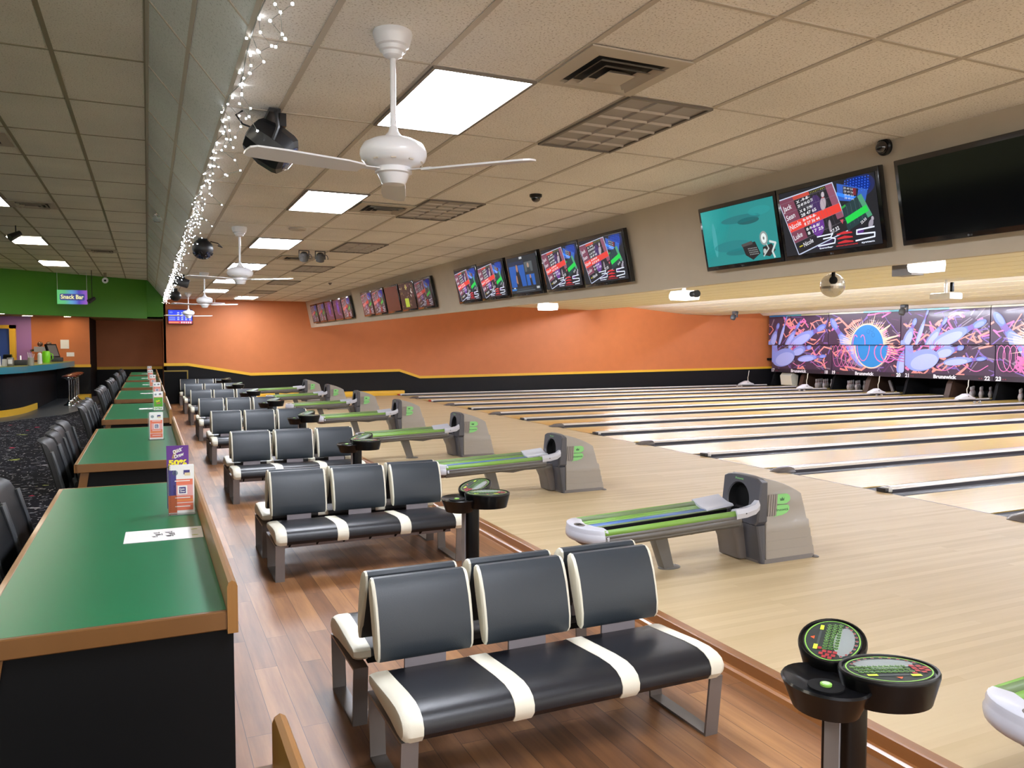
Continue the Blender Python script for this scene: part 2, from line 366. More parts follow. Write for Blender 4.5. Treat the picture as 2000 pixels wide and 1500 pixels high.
# ceilings
def grid_ceiling(x0, x1, y0, y1, z, xs, ys, tile, bar, wx=0.03, wy=0.02):
    b = MB(); b.box((x0, y0, z), (x1, y1, z+0.05), tile)
    for x in xs: b.box((x-wx/2, y0, z-0.006), (x+wx/2, y1, z+0.001), bar)
    for y in ys: b.box((x0, y-wy/2, z-0.005), (x1, y+wy/2, z+0.001), bar)
    return b
GX = [1.394+0.61*i for i in range(-1, 6)]; GY = [4.05+1.22*j for j in range(-8, 20) if 4.05+1.22*j < FY]
struct(grid_ceiling(0.48, 4.93, YB, FY, ZCEIL, GX, GY, M_TILE, M_TBAR), 'ceiling', smooth=0)
LY = [6.39+1.2*j for j in range(-10, 19)]
b = grid_ceiling(XL, 0.03, YB, FY, 3.8, [0.03-0.595*i for i in range(0, 15)], LY, M_TILE_L, M_TBAR_L)
struct(b, 'ceiling', smooth=0)
b = MB()
b.prism([(0.48, ZCEIL), (0.03, 3.8), (0.03, 3.86), (0.52, 3.29)], 'y', YB, FY, tile_mat('ceiling_tile_slope', '#e2e3df', '#b9bab4'))
dx, dz = -0.45, 0.555
for t in (0.02, 0.5, 0.98):
    x, z = 0.48+dx*t, ZCEIL+dz*t; e = 0.014
    b.prism([(x-0.6*e-0.005, z+0.75*e-0.005), (x+0.6*e-0.005, z-0.75*e-0.005), (x+0.6*e+0.002, z-0.75*e+0.002), (x-0.6*e+0.002, z+0.75*e+0.002)], 'y', YB, FY, M_TBAR)
for y in LY:
    b.prism([(0.475, ZCEIL), (0.025, 3.795), (0.03, 3.8), (0.48, ZCEIL+0.005)], 'y', y-0.009, y+0.009, M_TBAR)
struct(b, 'ceiling', smooth=0)
# soffit that carries the monitors
b = MB(); b.prism([(4.9, 3.245), (5.08, 2.37), (5.14, 2.37), (5.14, 3.6), (4.9, 3.6)], 'y', YB, FY, M_BEAM); struct(b, 'ceiling', smooth=0)
# lane ceiling: long flat bay, cove with tubes, sloped bay, lip added to hide the mask tubes
b = MB()
prof = [(5.14, 3.36), (16.0, 3.16), (16.0, 3.38), (16.9, 3.40), (20.6, 3.07), (22.4, 3.05), (22.4, 3.22), (24.6, 3.22), (24.85, 3.075), (27.4, 3.075)]
for (xa, za), (xb, zb) in zip(prof[:-1], prof[1:]):
    b.add([(xa, YB, za), (xb, YB, zb), (xb, FY, zb), (xa, FY, za), (xa, YB, za+.04), (xb, YB, zb+.04), (xb, FY, zb+.04), (xa, FY, za+.04)], [(0, 1, 2, 3), (4, 7, 6, 5), (0, 4, 5, 1), (2, 6, 7, 3)], M_LANECEIL)
seam = mat('ceiling_seam', '#b8ac94', 0.8)
for i in range(1, 60):
    x = 5.6+i*0.61
    if x < 16.1: z = 3.36-(x-5.14)*0.2/11.06
    elif 17.0 < x < 20.5: z = 3.40-(x-16.9)*0.33/3.7
    elif 20.7 < x < 22.3: z = 3.07-(x-20.6)*0.04/6.8
    else: continue
    b.box((x-0.008, YB, z-0.004), (x+0.008, FY, z+0.002), seam)
for y in [4.05+1.22*j*2 for j in range(-4, 10)]:
    b.box((5.2, y-0.01, 3.2), (5.6, y+0.01, 3.345), seam)
struct(b, 'ceiling', smooth=0)
# walls outside the picture that close the hall, the back one opened for fill light
M_BACKP = mat('back_wall_paint', '#d6cfc2', 0.7)
b = MB(); b.box((XL-0.1, YB-0.1, -0.4), (27.5, YB, 0.3), M_BACKP); b.box((XL-0.1, YB-0.1, 3.05), (27.5, YB, 3.9), M_BACKP)
for x in (-9.0, -4.6, -0.2, 4.2, 8.6, 13.0, 17.4, 21.8, 26.2): b.box((x, YB-.1, 0.3), (x+.25, YB, 3.05), M_BACKP)
struct(b, 'wall_back', smooth=0)      # unseen wall with openings added to let the world fill light in
b = MB(); b.box((XL-0.1, YB, -0.4), (XL, FY, 3.9), mat('left_wall_paint', '#b9c49a', 0.7)); struct(b, 'wall_left', smooth=0)
b = MB(); b.box((27.4, YB, -0.4), (27.5, FY, 3.9), M_MATBLACK); struct(b, 'wall_right', smooth=0)

# snack bar corner: green bulkhead on the diagonal, its low ceiling, orange and purple walls, blue door
def wall_seg(b, p, q, z0, z1, m, th=0.08):
    p, q = Vector(p), Vector(q); d = (q-p).normalized(); nn = Vector((-d.y, d.x))*th
    b.prism([tuple(p), tuple(q), tuple(q+nn), tuple(p+nn)], 'z', z0, z1, m)
b = MB()
gd = [(-9.0, 20.65), (0.0, 27.5)]
b.prism([(-9.0, 20.65), (0.0, 27.5), (0.0, 27.58), (-9.0, 20.75)], 'z', 2.6, 3.8, M_GREENWALL)
b.prism([(0.0, 2.6), (0.47, 2.6), (0.47, 3.26), (0.03, 3.8), (0.0, 3.8)], 'y', 27.5, 27.62, M_GREENWALL)
struct(b, 'wall_front', smooth=0)
b = MB(); b.prism([(-9.0, 20.76), (0.0, 27.5), (0.46, 27.5), (0.46, 30.2), (-9.0, 30.2)], 'z', 2.6, 2.66, mat('snack_bar_ceiling', '#b59a68', 0.8)); struct(b, 'ceiling', smooth=0)
b = MB(); b.box((-3.06, 26.8, 1.2), (-1.57, 26.88, 2.6), M_ORANGE); b.box((-3.06, 26.8, ZC), (-1.57, 26.88, 1.2), M_BLACKWALL)
b.box((-1.65, 26.88, 1.2), (-1.57, 30.2, 2.6), M_BLACKWALL); b.box((-1.65, 26.88, ZC), (-1.57, 30.2, 1.2), M_BLACKWALL)
struct(b, 'wall_side', smooth=0)
b = MB(); b.box((-2.1, 26.775, 1.12), (-1.55, 26.8, 1.2), M_YELLOW); b.box((-1.9, 26.0, ZC), (-1.56, 26.79, ZC+0.12), M_YELLOW); struct(b, 'trim_5', smooth=0)
b = MB(); wall_seg(b, (-5.4, 26.5), (-3.06, 26.8), ZC, 2.6, M_PURPLE); struct(b, 'wall_side', smooth=0)
b = MB(); b.box((-5.0, 26.42, ZC), (-3.55, 26.48, 2.24), mat('blue_door_paint', '#274a9c', 0.5)); b.box((-3.55, 26.36, ZC), (-3.41, 26.6, 2.34), M_YELLOW); b.box((-5.0, 26.36, 2.24), (-3.41, 26.6, 2.34), M_YELLOW)
struct(b, 'door_2', smooth=0)

# ================================================================ bowling lanes
M_GUTTER = mat('gutter_grey', '#39363e', 0.35, coat=0.15)
M_CAP = mat('divider_cap', '#dcd6cf', 0.25, coat=0.5)
M_CAPEND = mat('cap_end_brown', '#57504f', 0.35)
def lane(yc, label):
    b = MB(); b.box((XF+0.012, yc-0.525, -0.12), (XM+0.9, yc+0.525, 0.0), M_LANE)
    o = b.build('bowling_lane', smooth=0); tag(o, label, 'bowling lane', 'lanes side by side')
    for s in (-1, 1):
        g = MB(); y0 = yc+s*0.527; w = 0.226
        pts = []
        for i in range(9):
            t = PI*i/8; pts.append((y0+s*(w/2-w/2*math.cos(t)), -0.012-0.085*math.sin(t)))
        ve = [(XF+0.012, y, z) for y, z in pts]+[(XM+0.9, y, z) for y, z in pts]
        g.add(ve, [(i, i+1, 9+i+1, 9+i) for i in range(8)], M_GUTTER); g.recalc = False
        g.build('gutter', parent=o)
    return o
def divider(yc, wide, label, endcol, group):
    hw = 0.115 if wide else 0.065; h = 0.062
    t = thing('lane_divider', label, 'lane divider', (XF, yc, 0), group)
    b = MB(); prof = [(-hw, -0.11), (-hw, h*0.55), (-hw*0.75, h*0.95), (0, h*1.1), (hw*0.75, h*0.95), (hw, h*0.55), (hw, -0.11)]
    b.prism([(y, z) for y, z in prof], 'x', 0.16 if wide else 0.10, XM-XF-0.3, M_CAP); b.box((0.16 if wide else 0.10, -hw-.004, -.11), (XM-XF-.3, -hw+.002, h*.50), M_GUTTER); b.box((0.16 if wide else 0.10, hw-.002, -.11), (XM-XF-.3, hw+.004, h*.50), M_GUTTER); b.build('cap', t)
    b = MB()
    if wide:
        loops = []
        for i, (x, k, hh) in enumerate([(-0.12, 0.75, 0.006), (-0.08, 0.95, 0.03), (0.0, 1.08, 0.055), (0.10, 1.12, 0.062), (0.17, 1.08, 0.06)]):
            loops.append([(x, -hw*k, 0.0), (x, -hw*k*0.9, hh*0.6), (x, -hw*k*0.5, hh), (x, 0, hh*1.12), (x, hw*k*0.5, hh), (x, hw*k*0.9, hh*0.6), (x, hw*k, 0.0)])
        b.loft(loops, M_CAPEND)
    else:
        b.rbox((-0.02, -hw*1.02, 0.0), (0.04, hw*1.02, 0.052), mat('divider_end_'+endcol, endcol, 0.4), 0.008)
        b.rbox((0.04, -hw*1.04, 0.0), (0.11, hw*1.04, 0.056), mat('divider_end_band', '#d8d4cf', 0.35), 0.01)
    b.build('end_cap', t)
    return t
for k in range(-1, 7):
    yc = YC0+PT*k
    a, c = 29-2*k, 30-2*k
    nums = {6: (17, 18), 5: (19, 20), 4: (21, 22)}
    if k in nums:
        lane(yc+0.875, 'glossy maple bowling lane under number %d on the pin masks' % a)
        lane(yc-0.875, 'glossy maple bowling lane under number %d on the pin masks' % c)
    elif k == 3:
        lane(yc+0.875, 'glossy maple bowling lane under number 23 at the picture edge of the masks')
        lane(yc-0.875, 'glossy maple bowling lane just before the one numbered 23, leaving the picture')
    else:
        rr = {2: 'third', 1: 'second', 0: 'first', -1: 'cut off'}[k]
        lane(yc+0.875, 'glossy maple bowling lane on the far side of the %s whole ball return' % rr if k >= 0 else 'glossy maple bowling lane past the cut off ball return, far side')
        lane(yc-0.875, 'glossy maple bowling lane on the near side of the %s whole ball return' % rr if k >= 0 else 'glossy maple bowling lane past the cut off ball return, near side')
    nm = ('in line with the %s whole ball return' % ORD[k]) if k >= 0 else 'in line with the cut off ball return'
    divider(yc, True, 'wide lane divider with domed grey end, '+nm, '', 'wide dividers with domed ends')
    nm2 = ('just beyond the %s whole ball return' % ORD[k]) if k >= 0 else 'between the cut off and the first whole ball return'
    divider(yc+1.7, False, 'narrow lane divider with %s end, %s' % ('red' if k >= 5 else 'black', nm2), '#b03a2a' if k >= 5 else '#2b2626', 'narrow lane dividers')

# ================================================================ benches
def rrect(x0, x1, y0, y1, z, r, n=4):
    pts = []
    for cx, cy, a in ((x1-r, y1-r, 0), (x0+r, y1-r, PI/2), (x0+r, y0+r, PI), (x1-r, y0+r, 1.5*PI)):
        for i in range(n): t = a+PI/2*i/(n-1); pts.append((cx+r*math.cos(t), cy+r*math.sin(t), z))
    return pts
SEATP = [(-0.665, .196), (-0.688, .225), (-0.69, .258), (-0.672, .290), (-0.635, .310), (-0.58, .320), (-0.48, .318), (-0.36, .308), (-0.24, .298), (-0.16, .292), (-0.135, .280), (-0.132, .25), (-0.15, .235), (-0.30, .225), (-0.50, .215), (-0.60, .196)]
def extr_x(b, prof, stations, m, c=None):
    cy = sum(p[0] for p in prof)/len(prof); cz = sum(p[1] for p in prof)/len(prof)
    b.loft([[(x, cy+(y-cy)*k, cz+(z-cz)*k2) for y, z in prof] for x, k, k2 in stations], m)
def make_bench():
    t = thing('bowling_bench', '', 'bench', group='rows of back to back bowling benches')
    b = MB(); extr_x(b, SEATP, [(x, .985 if i in (0, 1) else 1, .97 if i in (0, 1) else 1) for i, x in enumerate((-.712, .712))], M_BLACKV); b.build('seat', t)
    for s in (-1, 1):
        b = MB(); st = [(s*.705, 1.0, 1.01), (s*.755, 1.0, 1.01), (s*.775, .985, .93), (s*.788, .95, .78), (s*.793, .88, .5)]
        extr_x(b, SEATP, st, M_CREAM); tag(b.build('seat_band', t), 'cream rounded end of the seat')
    for x in (-.2625, .2625):
        b = MB(); extr_x(b, SEATP, [(x-.045, 1.0, 1.0), (x-.040, 1.004, 1.035), (x+.040, 1.004, 1.035), (x+.045, 1.0, 1.0)], M_CREAM); tag(b.build('seat_band', t), 'cream band across the black seat')
    # backrest profile (y, z): front face leaning back, rounded top, lens shaped side
    BP = [(-.168, .335), (-.186, .36), (-.188, .42), (-.172, .50), (-.148, .58), (-.120, .64), (-.098, .675), (-.074, .694), (-.046, .694), (-.030, .680), (-.026, .655), (-.040, .60), (-.072, .52), (-.108, .44), (-.145, .37), (-.158, .34)]
    for x0, x1 in ((-.760, -.288), (-.236, .236), (.288, .760)):
        b = MB(); extr_x(b, BP, [(x0+.012, .97, .99), (x0+.020, 1, 1), (x1-.020, 1, 1), (x1-.012, .97, .99)], M_GREYV); o = b.build('backrest', t)
        for s, xe in ((-1, x0), (1, x1)):
            b = MB(); extr_x(b, BP, [(xe-s*.016, 1.0, 1.0), (xe-s*.006, .97, .985), (xe, .80, .93), (xe+s*.003, .5, .7)], M_CREAM); tag(b.build('side_panel', o), 'cream side panel of the grey backrest')
        xm = (x0+x1)/2
        b = MB(); b.box((xm-.10, -.165, .235), (xm+.10, -.150, .36), M_BACKPLATE); b.build('bracket', t)
    for s in (-1, 1):                                                   # flat bar loops
        xa, xb = (s*.79-s*.035-.036, s*.79-s*.035+.036)
        b = MB(); out = [(-.665, .20), (-.632, -.1), (-.165, -.1), (-.135, .20)]; inn = [(-.651, .188), (-.621, -.088), (-.176, -.088), (-.149, .188)]
        ve = []
        for x in (xa, xb): ve += [(x, y, z) for y, z in out]+[(x, y, z) for y, z in inn]
        fa = []
        for i in range(4):
            j = (i+1) % 4; fa += [(i, j, 4+j, 4+i), (8+i, 12+i, 12+j, 8+j), (i, 8+i, 8+j, j), (4+i, 4+j, 12+j, 12+i)]
        b.add(ve, fa, M_STEEL); b.build('leg', t)
    b = MB(); b.box((-.72, -.50, .135), (.72, -.43, .215), M_BACKPLATE)
    for i in range(7):
        x = -.66+i*.22; b.prism([(-.50, .20), (-.60, .20), (-.50, .14)], 'x', x-.006, x+.006, M_MATBLACK)
    b.build('crossbar', t)
    b = MB(); b.box((-.72, -.175, .215), (.72, -.14, .255), M_MATBLACK); b.build('rear_rail', t)
    return t
bench0 = make_bench()
BX, BY = 1.668, 3.634
used = False
for k in range(8):
    o = 'in the %s row back' % ORD[k]
    lab = 'grey backed three seat bench %s, seat facing the front' % o
    if k == 0: bench0.location = (BX, BY, 0); bench0['label'] = lab
    else: clone(bench0, (BX, BY+PT*k, 0), lab)
    if k < 7: clone(bench0, (BX, BY+PT*k, 0), 'grey backed bench %s, turned away towards the far wall' % o, rot=(0, 0, PI))

# ================================================================ keypad consoles
M_KEYBG = mat('key_panel', '#262d2b', 0.5); M_KEYGREY = mat('key_panel_grey', '#7d8382', 0.5); M_KEYLINE = mat('key_green_line', '#7fb24a', 0.4)
M_KEY = mat('key_dark_green', '#31512f', 0.4); M_KEYLIT = mat('key_pale', '#a9c79a', 0.4); M_KEYRED = mat('key_red', '#8e2f33', 0.4); M_KEYLIME = mat('key_lime', '#b9d63a', 0.4); M_KEYORG = mat('key_orange', '#e0562a', 0.4)
def make_console():
    t = thing('keypad_console', '', 'console', group='keypad consoles by the benches')
    zt = 0.735
    def slab(cx, cy, ang, ra, rb, ztop, th, tiltv, m, b, taper=.86, roll=0.0):
        T = Matrix.Translation((cx, cy, ztop)) @ Matrix.Rotation(ang, 4, 'Z') @ Matrix.Rotation(tiltv, 4, 'X') @ Matrix.Rotation(roll, 4, 'Y')
        pr = [(taper, -th), (1.0, -.012), (1.0, -.003), (.975, .004), (.93, .004), (.91, -.004), (0.01, -.004)]
        b.loft([[(ra*k*math.cos(2*PI*i/36), rb*k*math.sin(2*PI*i/36), z) for i in range(36)] for k, z in pr], m, True, False, True, T)
        return T
    b = MB()
    Tr = slab(.090, -.092, math.radians(-21.5), .160, .116, zt, .10, math.radians(1), M_BLACK, b)
    Tl = slab(.090, .140, math.radians(217), .148, .112, zt+.014, .085, math.radians(0), M_BLACK, b, roll=.20)
    b.loft([rrect(.0, .14, -.07, .11, z, .05) for z in (zt-.11, zt-.02)], M_BLACK)
    b.lathe([(.10, zt-.13), (.128, zt-.06), (.135, zt-.045), (.130, zt-.038), (.118, zt-.045), (.02, zt-.05)], (-.085, -.0, 0), M_BLACK, 32, sx=.95, sy=1.1)
    b.build('console_head', t)
    for T, K in ((Tr, 1.0), (Tl, .945)):
        b = MB(); d = Draw(b, T @ Vector((0, 0, 0)), T.to_3x3() @ Vector((K, 0, 0)), T.to_3x3() @ Vector((0, K, 0)), T.to_3x3() @ Vector((0, 0, 1)), eps=.0008)
        ra, rb = .141, .099
        d.ell(0, 0, ra, rb, M_KEYBG, 0, n=40); d.ring(0, 0, ra-.006, rb-.006, .004, M_KEYLINE, 2, n=40)
        d.ell(.0, .040, .098, .035, M_KEYGREY, 1)
        for i in range(10): a = PI*(0.16+0.68*i/9); d.ell(.112*math.cos(a)*1.05, .082*math.sin(a), .0065, .006, M_KEYGREY, 3, n=8); d.ell(.112*math.cos(a)*1.05, .082*math.sin(a), .0045, .004, M_KEYRED, 4, n=8)
        for r in range(3):
            for i in range(10):
                x = -.112+i*.0185+(.005 if r == 1 else 0)+(.01 if r == 2 else 0); y = .018-r*.019
                d.ell(x, y, .0083, .0083, M_KEYLINE, 2, n=10); d.ell(x, y, .0072, .0072, M_KEY, 3, n=10); d.text('QWERTYUIOPASDFGHJKL;ZXCVBNM,.-'[r*10+i], x, y-.003, .006, M_KEYLIT, 5, center=True)
        for x, y in ((.083, .018), (.083, .0), (.083, -.018), (.104, .014), (.104, -.006), (.122, .004), (.118, -.016), (.066, -.036), (.10, -.028)): d.rect(x-.008, y-.007, x+.008, y+.007, M_KEYRED, 3)
        d.rect(-.093, -.051, -.060, -.038, M_KEYLIME, 3); d.rect(.045, -.058, .078, -.044, M_KEYLIME, 3); d.rect(-.058, -.05, .043, -.042, mat('space_bar', '#3d4544', .4), 2)
        d.poly([(-.010, -.062), (.012, -.062), (.001, -.076)], M_KEYORG, 3)
        b.build('keypad', t)
    b = MB(); b.lathe([(.055, zt-.046), (.055, zt-.040), (.045, zt-.038), (.02, zt-.04)], (-.115, -.03, 0), M_MATBLACK, 24); b.lathe([(.018, zt-.04), (.018, zt-.034), (.001, zt-.033)], (-.115, -.03, 0), M_KEYLINE, 16); b.lathe([(.012, zt-.0335), (.012, zt-.032), (.001, zt-.032)], (-.115, -.03, 0), M_KEYLIT, 16)
    tag(b.build('button', t), 'round green lit button')
    b = MB(); b.loft([rrect(-.05, .05, -.06, .06, z, .022) for z in (-.1, zt-.10)], M_BLACK); b.build('post', t)
    b = MB(); b.box((-.056, -.032, -.1), (-.0495, .030, zt-.10), mat('post_strip_grey', '#9a9aa0', .5)); tag(b.build('post_strip', t), 'grey strip down the black post')
    b = MB(); b.rbox((-.10, -.11, -.1), (.10, .11, -.085), M_BLACK, .006); b.build('base_plate', t)
    return t
con0 = make_console()
for k in range(8):
    lab = 'black twin keypad console on a post, beside the %s row of benches from the front' % ORD[k]
    y = 1.865 if k == 0 else 1.82+PT*k
    if k == 0: con0.location = (2.045, y, 0); con0['label'] = lab; con0.rotation_euler = (0, 0, 0)
    else: clone(con0, (2.06, y, 0), lab)

# ================================================================ ball returns
M_HOODF = mat('hood_front_grey', '#4b4b52', 0.38, coat=0.15); M_HOOD = mat('hood_taupe', '#9c958d', 0.42, coat=0.1); M_HOODB = mat('hood_base', '#6a635f', 0.45)
M_RGREEN = mat('rack_green', '#78a246', 0.45); M_RDGREEN = mat('rack_dark_green', '#6c7f56', 0.45); M_RBLUE = mat('rack_blue', '#4d6fae', 0.4); M_RGREY = mat('rack_grey', '#66635f', 0.4)
M_NOSE = mat('rack_light_grey', '#bcbec8', 0.28, coat=0.4); M_LOGO = mat('logo_green', '#86cf7e', 0.4); M_LOGOD = mat('logo_dark', '#3f6b46', 0.45)
M_DARKRUB = mat('rubber_roller', '#1c1a1c', .3, coat=.4)
def make_return():
    t = thing('ball_return', '', 'ball return', group='ball returns on the approach')
    hw = .232
    b = MB(); Z = [(0.03, .352, hw+.004), (.10, .338, hw+.004), (.101, .334, hw+.001), (.175, .32, hw+.002), (.176, .316, hw-.001), (.25, .305, hw), (.251, .30, hw-.003), (.322, .288, hw-.002), (.334, .268, hw-.008), (.44, .238, hw-.008), (.545, .205, hw-.010), (.575, .155, hw-.012), (.605, .095, hw-.014), (.635, .025, hw-.018), (.660, -.05, hw-.022), (.680, -.12, hw-.03), (.690, -.155, hw-.05)]
    b.loft([rrect(-.172, xr, -h, h, z, .012) for z, xr, h in Z], M_HOOD); body = b.build('hood', t, smooth=0.5)
    b = MB(); b.loft([rrect(-.225, .372, -hw-.012, hw+.012, 0, .05), rrect(-.225, .36, -hw-.006, hw+.006, .034, .05)], M_HOODB)
    for x, y in ((.35, -.235), (.35, .235), (-.20, .24)): b.lathe([(.035, 0), (.035, .006), (.02, .014), (.001, .015)], (x, y, 0), M_HOODB, 12)
    b.build('base', t)
    # dark front with the oval mouth
    def xf(z): return -.222-(.046*z/.312) if z < .312 else -.268+.043*(z-.312)/.388
    b = MB(); N = 48; cy, cz = .028, .492; ring_o = []; ring_i = []
    for i in range(N):
        a = 2*PI*i/N; c, s = math.cos(a), math.sin(a)
        lim = []
        if abs(c) > 1e-6: lim.append(((hw-.004 if c > 0 else -(hw-.004))-cy)/c)
        if abs(s) > 1e-6: lim.append(((.698 if s > 0 else .312)-cz)/s)
        k = min(l for l in lim if l > 0); y, z = cy+c*k, cz+s*k
        if s > 0 and z > .66: z -= .03*abs(y/hw)**3
        ring_o.append((y, z)); ring_i.append((cy+.128*c, cz+.136*s))
    L = [[(-.165, y, z) for y, z in ring_o], [(xf(z)+.012, y, z) for y, z in ring_o], [(xf(z), cy+(y-cy)*.96, cz+(z-cz)*.97) for y, z in ring_o], [(xf(z), cy+(y-cy)*1.06, cz+(z-cz)*1.06) for y, z in ring_i], [(xf(z)+.012, y, z) for y, z in ring_i], [(-.176, cy+(y-cy)*.86, cz+(z-cz)*.86) for y, z in ring_i]]
    b.loft(L[:5], M_HOODF, False, False); b.loft(L[4:], M_MATBLACK, False, True)  # black disc stands in for the shade deep inside the mouth
    b.loft([rrect(xf(z), -.17, -h, h, z, .028) for z, h in ((.0, hw+.008), (.04, hw+.004), (.312, hw-.004))], M_HOODF)
    b.loft([rrect(x, -.2, -.06, .21, z, .03) for z, x in ((.01, -.30), (.16, -.33), (.24, -.37), (.33, -.38))], M_HOODB)
    o = b.build('hood_front', t, smooth=0.5)
    b = MB(); d = Draw(b, (xf(.655)-.001, 0, .655), (0, -1, 0), (.11, 0, .994), (-1, 0, .1), eps=.0006); d.text('Brunswick', -.03, 0, .017, M_LOGO, 1, center=True, bold=.01); b.build('lettering', t)
    b = MB(); b.rbox((-.24, -.05, .365), (-.18, .10, .40), M_BLACK, .012); b.tube([(-.205, -.05, .415), (-.205, .10, .415)], .014, M_DARKRUB, 10); b.build('roller', t)
    for s in (-1, 1):
        b = MB(); y = s*(hw+.001)
        d = Draw(b, (-.02 if s < 0 else .03, y, .47), (-s, 0, 0) if s > 0 else (1, 0, 0), (0, 0, 1), (0, s, 0), eps=.0015)
        for i in range(4): b.prism([(x, z) for x, z in ((-.165+i*.022, .385), (-.148+i*.022, .385), (-.135+i*.022, .56), (-.152+i*.022, .56))], 'y', y, y+s*(.004+.002*i), mat('logo_fin', '#8d8580', .4))
        up = [(-.065, .012), (.01, .006), (.05, .012), (.078, .028), (.085, .05), (.075, .075), (.05, .088), (-.055, .09)]
        dn = [(-.08, -.09), (0, -.084), (.05, -.068), (.075, -.045), (.078, -.022), (.06, -.002), (-.065, .002)]
        for sh in (up, dn):
            b.prism([(d.P(x, z, 0).x, d.P(x, z, 0).z) for x, z in sh], 'y', y, y+s*.009, M_LOGO)
        d2 = Draw(b, d.o+Vector((0, s*.009, 0)), d.ux, d.uy, d.n, eps=.001)
        d2.text('Brunswick', .0, -.048, .022, M_LOGOD, 1, center=True, wfit=.13, bold=.015)
        d2.poly([(-.022, .035), (.018, .035), (.022, .062), (.010, .048), (-.002, .066), (-.014, .048), (-.026, .062)], M_LOGOD, 1)
        tag(b.build('logo_badge', t), 'green two lobed badge on the taupe side')
    # the rack
    def zr(x): return .416+.042*(x+1.72)/1.25
    def rail(prof, x0, x1, nm, label=None):
        b = MB()
        for (ya, za), (yb, zb), m in prof:
            ve = [(x, y, zr(x)+z) for x in (x0, x1) for y, z in ((ya, za), (yb, zb))]
            b.add(ve, [(0, 1, 3, 2)], m)
        b.recalc = False; o = b.build(nm, t, smooth=.25)
        sm = o.modifiers.new('s', 'SOLIDIFY'); sm.thickness = .004; sm.offset = 0
        return o
    P = lambda pts, ms: [(pts[i], pts[i+1], ms[i]) for i in range(len(pts)-1)]
    near = P([(-.17, -.10), (-.165, -.045), (-.20, -.028), (-.232, .0), (-.240, 0), (-.254, -.036), (-.258, -.060), (-.256, -.100), (-.235, -.128), (-.19, -.122), (-.17, -.10)], [M_RGREY, M_RDGREEN, M_RDGREEN, M_RGREEN, M_RGREEN, M_RGREY, M_RGREY, M_RGREY, M_RGREY, M_RGREY])
    far = P([(.06, -.10), (.055, -.055), (.075, -.048), (.145, -.045), (.175, -.04), (.205, -.03), (.232, -.004), (.240, 0), (.252, -.045), (.256, -.075), (.235, -.11), (.12, -.12), (.06, -.10)], [M_MATBLACK, M_RDGREEN, M_RBLUE, M_RGREEN, M_RGREEN, M_RDGREEN, M_RGREEN, M_RGREEN, M_RGREY, M_RGREY, M_RGREY, M_RGREY])
    rail(near, -1.70, -.45, 'rack_rail'); rail(far, -1.70, -.34, 'rack_rail')
    b = MB(); b.box((-1.62, -.17, .33), (-1.57, .1, .345), M_RGREY); b.box((-.62, -.17, .35), (-.57, .1, .365), M_RGREY); b.box((-1.62, -.1, .29), (-.3, -.06, .315), M_RGREY)
    b.prism([(-1.15, .315), (-.5, .34), (-.55, .30), (-.8, .265), (-1.05, .29)], 'y', -.08, -.03, M_HOODB); b.build('rack_beam', t)
    b = MB(); out = [(-1.67-.175*math.cos(a), .262*math.sin(a)) for a in [-PI/2+PI*i/16 for i in range(17)]]; inn = [(-1.665, .165), (-1.70, .09), (-1.725, .0), (-1.70, -.09), (-1.665, -.165)]
    pts = out+inn; c0 = (-1.74, 0)
    def lay(k, z): return [(c0[0]+(x-c0[0])*k if i < 17 else x, (y*k if i < 17 else y), z) for i, (x, y) in enumerate(pts)]
    b.loft([lay(.90, .315), lay(.97, .325), lay(1.0, .345), lay(1.0, .365), lay(.965, .382), lay(.955, .388), lay(.955, .405), lay(.93, .418), lay(.88, .421)], M_NOSE); b.build('rack_nose', t)
    b = MB(); b.lathe([(.10, .27), (.15, .295), (.165, .32)], (-1.69, 0, 0), M_HOODB, 24, sx=.7, sy=1.25); b.build('nose_underside', t)
    b = MB(); T = Matrix.Translation((-1.775, .0, .421)); b.loft([[(.036*k*math.cos(a), .058*k*math.sin(a), z) for a in [2*PI*i/24 for i in range(24)]] for k, z in ((1, 0), (.97, .004), (.9, .005))], M_HOODB, T=T)
    for i in range(4): b.box((-1.80+i*.011, -.028, .425), (-1.793+i*.011, .02, .4275), M_MATBLACK)
    tag(b.build('button_panel', t), 'dark oval button panel on the pale nose')
    for s in (-1, 1):
        b = MB()
        if s < 0:
            b.loft([[(x, y+o, z) for y, z in ((-.262, zr(x)-.06+u), (-.268, zr(x)-.02+u), (-.25, zr(x)+.015+u), (-.20, zr(x)+.01+u), (-.18, zr(x)-.02+u), (-.2, zr(x)-.065+u))] for x, o, u in ((-.50, 0, 0), (-.40, 0, .002), (-.30, .01, .015), (-.245, .03, .04))], M_NOSE)
            b.ball((-.41, -.264, zr(-.41)-.022), .009, M_MATBLACK, sc=(1.4, .5, .9))
        else:
            b.loft([[(x, y, z) for y, z in ((.06, zr(x)-.05+u), (.075, zr(x)-.035+u), (.14, zr(x)-.03+u), (.2, zr(x)-.01+u), (.262, zr(x)+.014+u), (.268, zr(x)-.05+u), (.1, zr(x)-.08+u))] for x, u in ((-.54, 0), (-.46, .004), (-.3, .012), (-.262, .014))], M_NOSE)
        tag(b.build('rack_bracket', t), 'pale grey bracket joining the rack to the hood')
    b = MB(); b.loft([[(x-w, -.045, z), (x+w, -.045, z), (x+w+.008, 0, z), (x+w, .045, z), (x-w, .045, z), (x-w-.008, 0, z)] for x, z, w in ((-.985, .008, .045), (-1.03, .15, .052), (-1.085, .315, .062))], M_RGREY); b.build('leg', t)
    b = MB(); b.lathe([(.10, 0), (.10, .006), (.085, .014), (.02, .018)], (-.955, 0, 0), M_RGREY, 24, sy=.62); b.lathe([(.006, .016), (.006, .02), (.001, .021)], (-.89, 0, 0), M_CHROME, 8); b.build('foot', t)
    return t
ret0 = make_return()
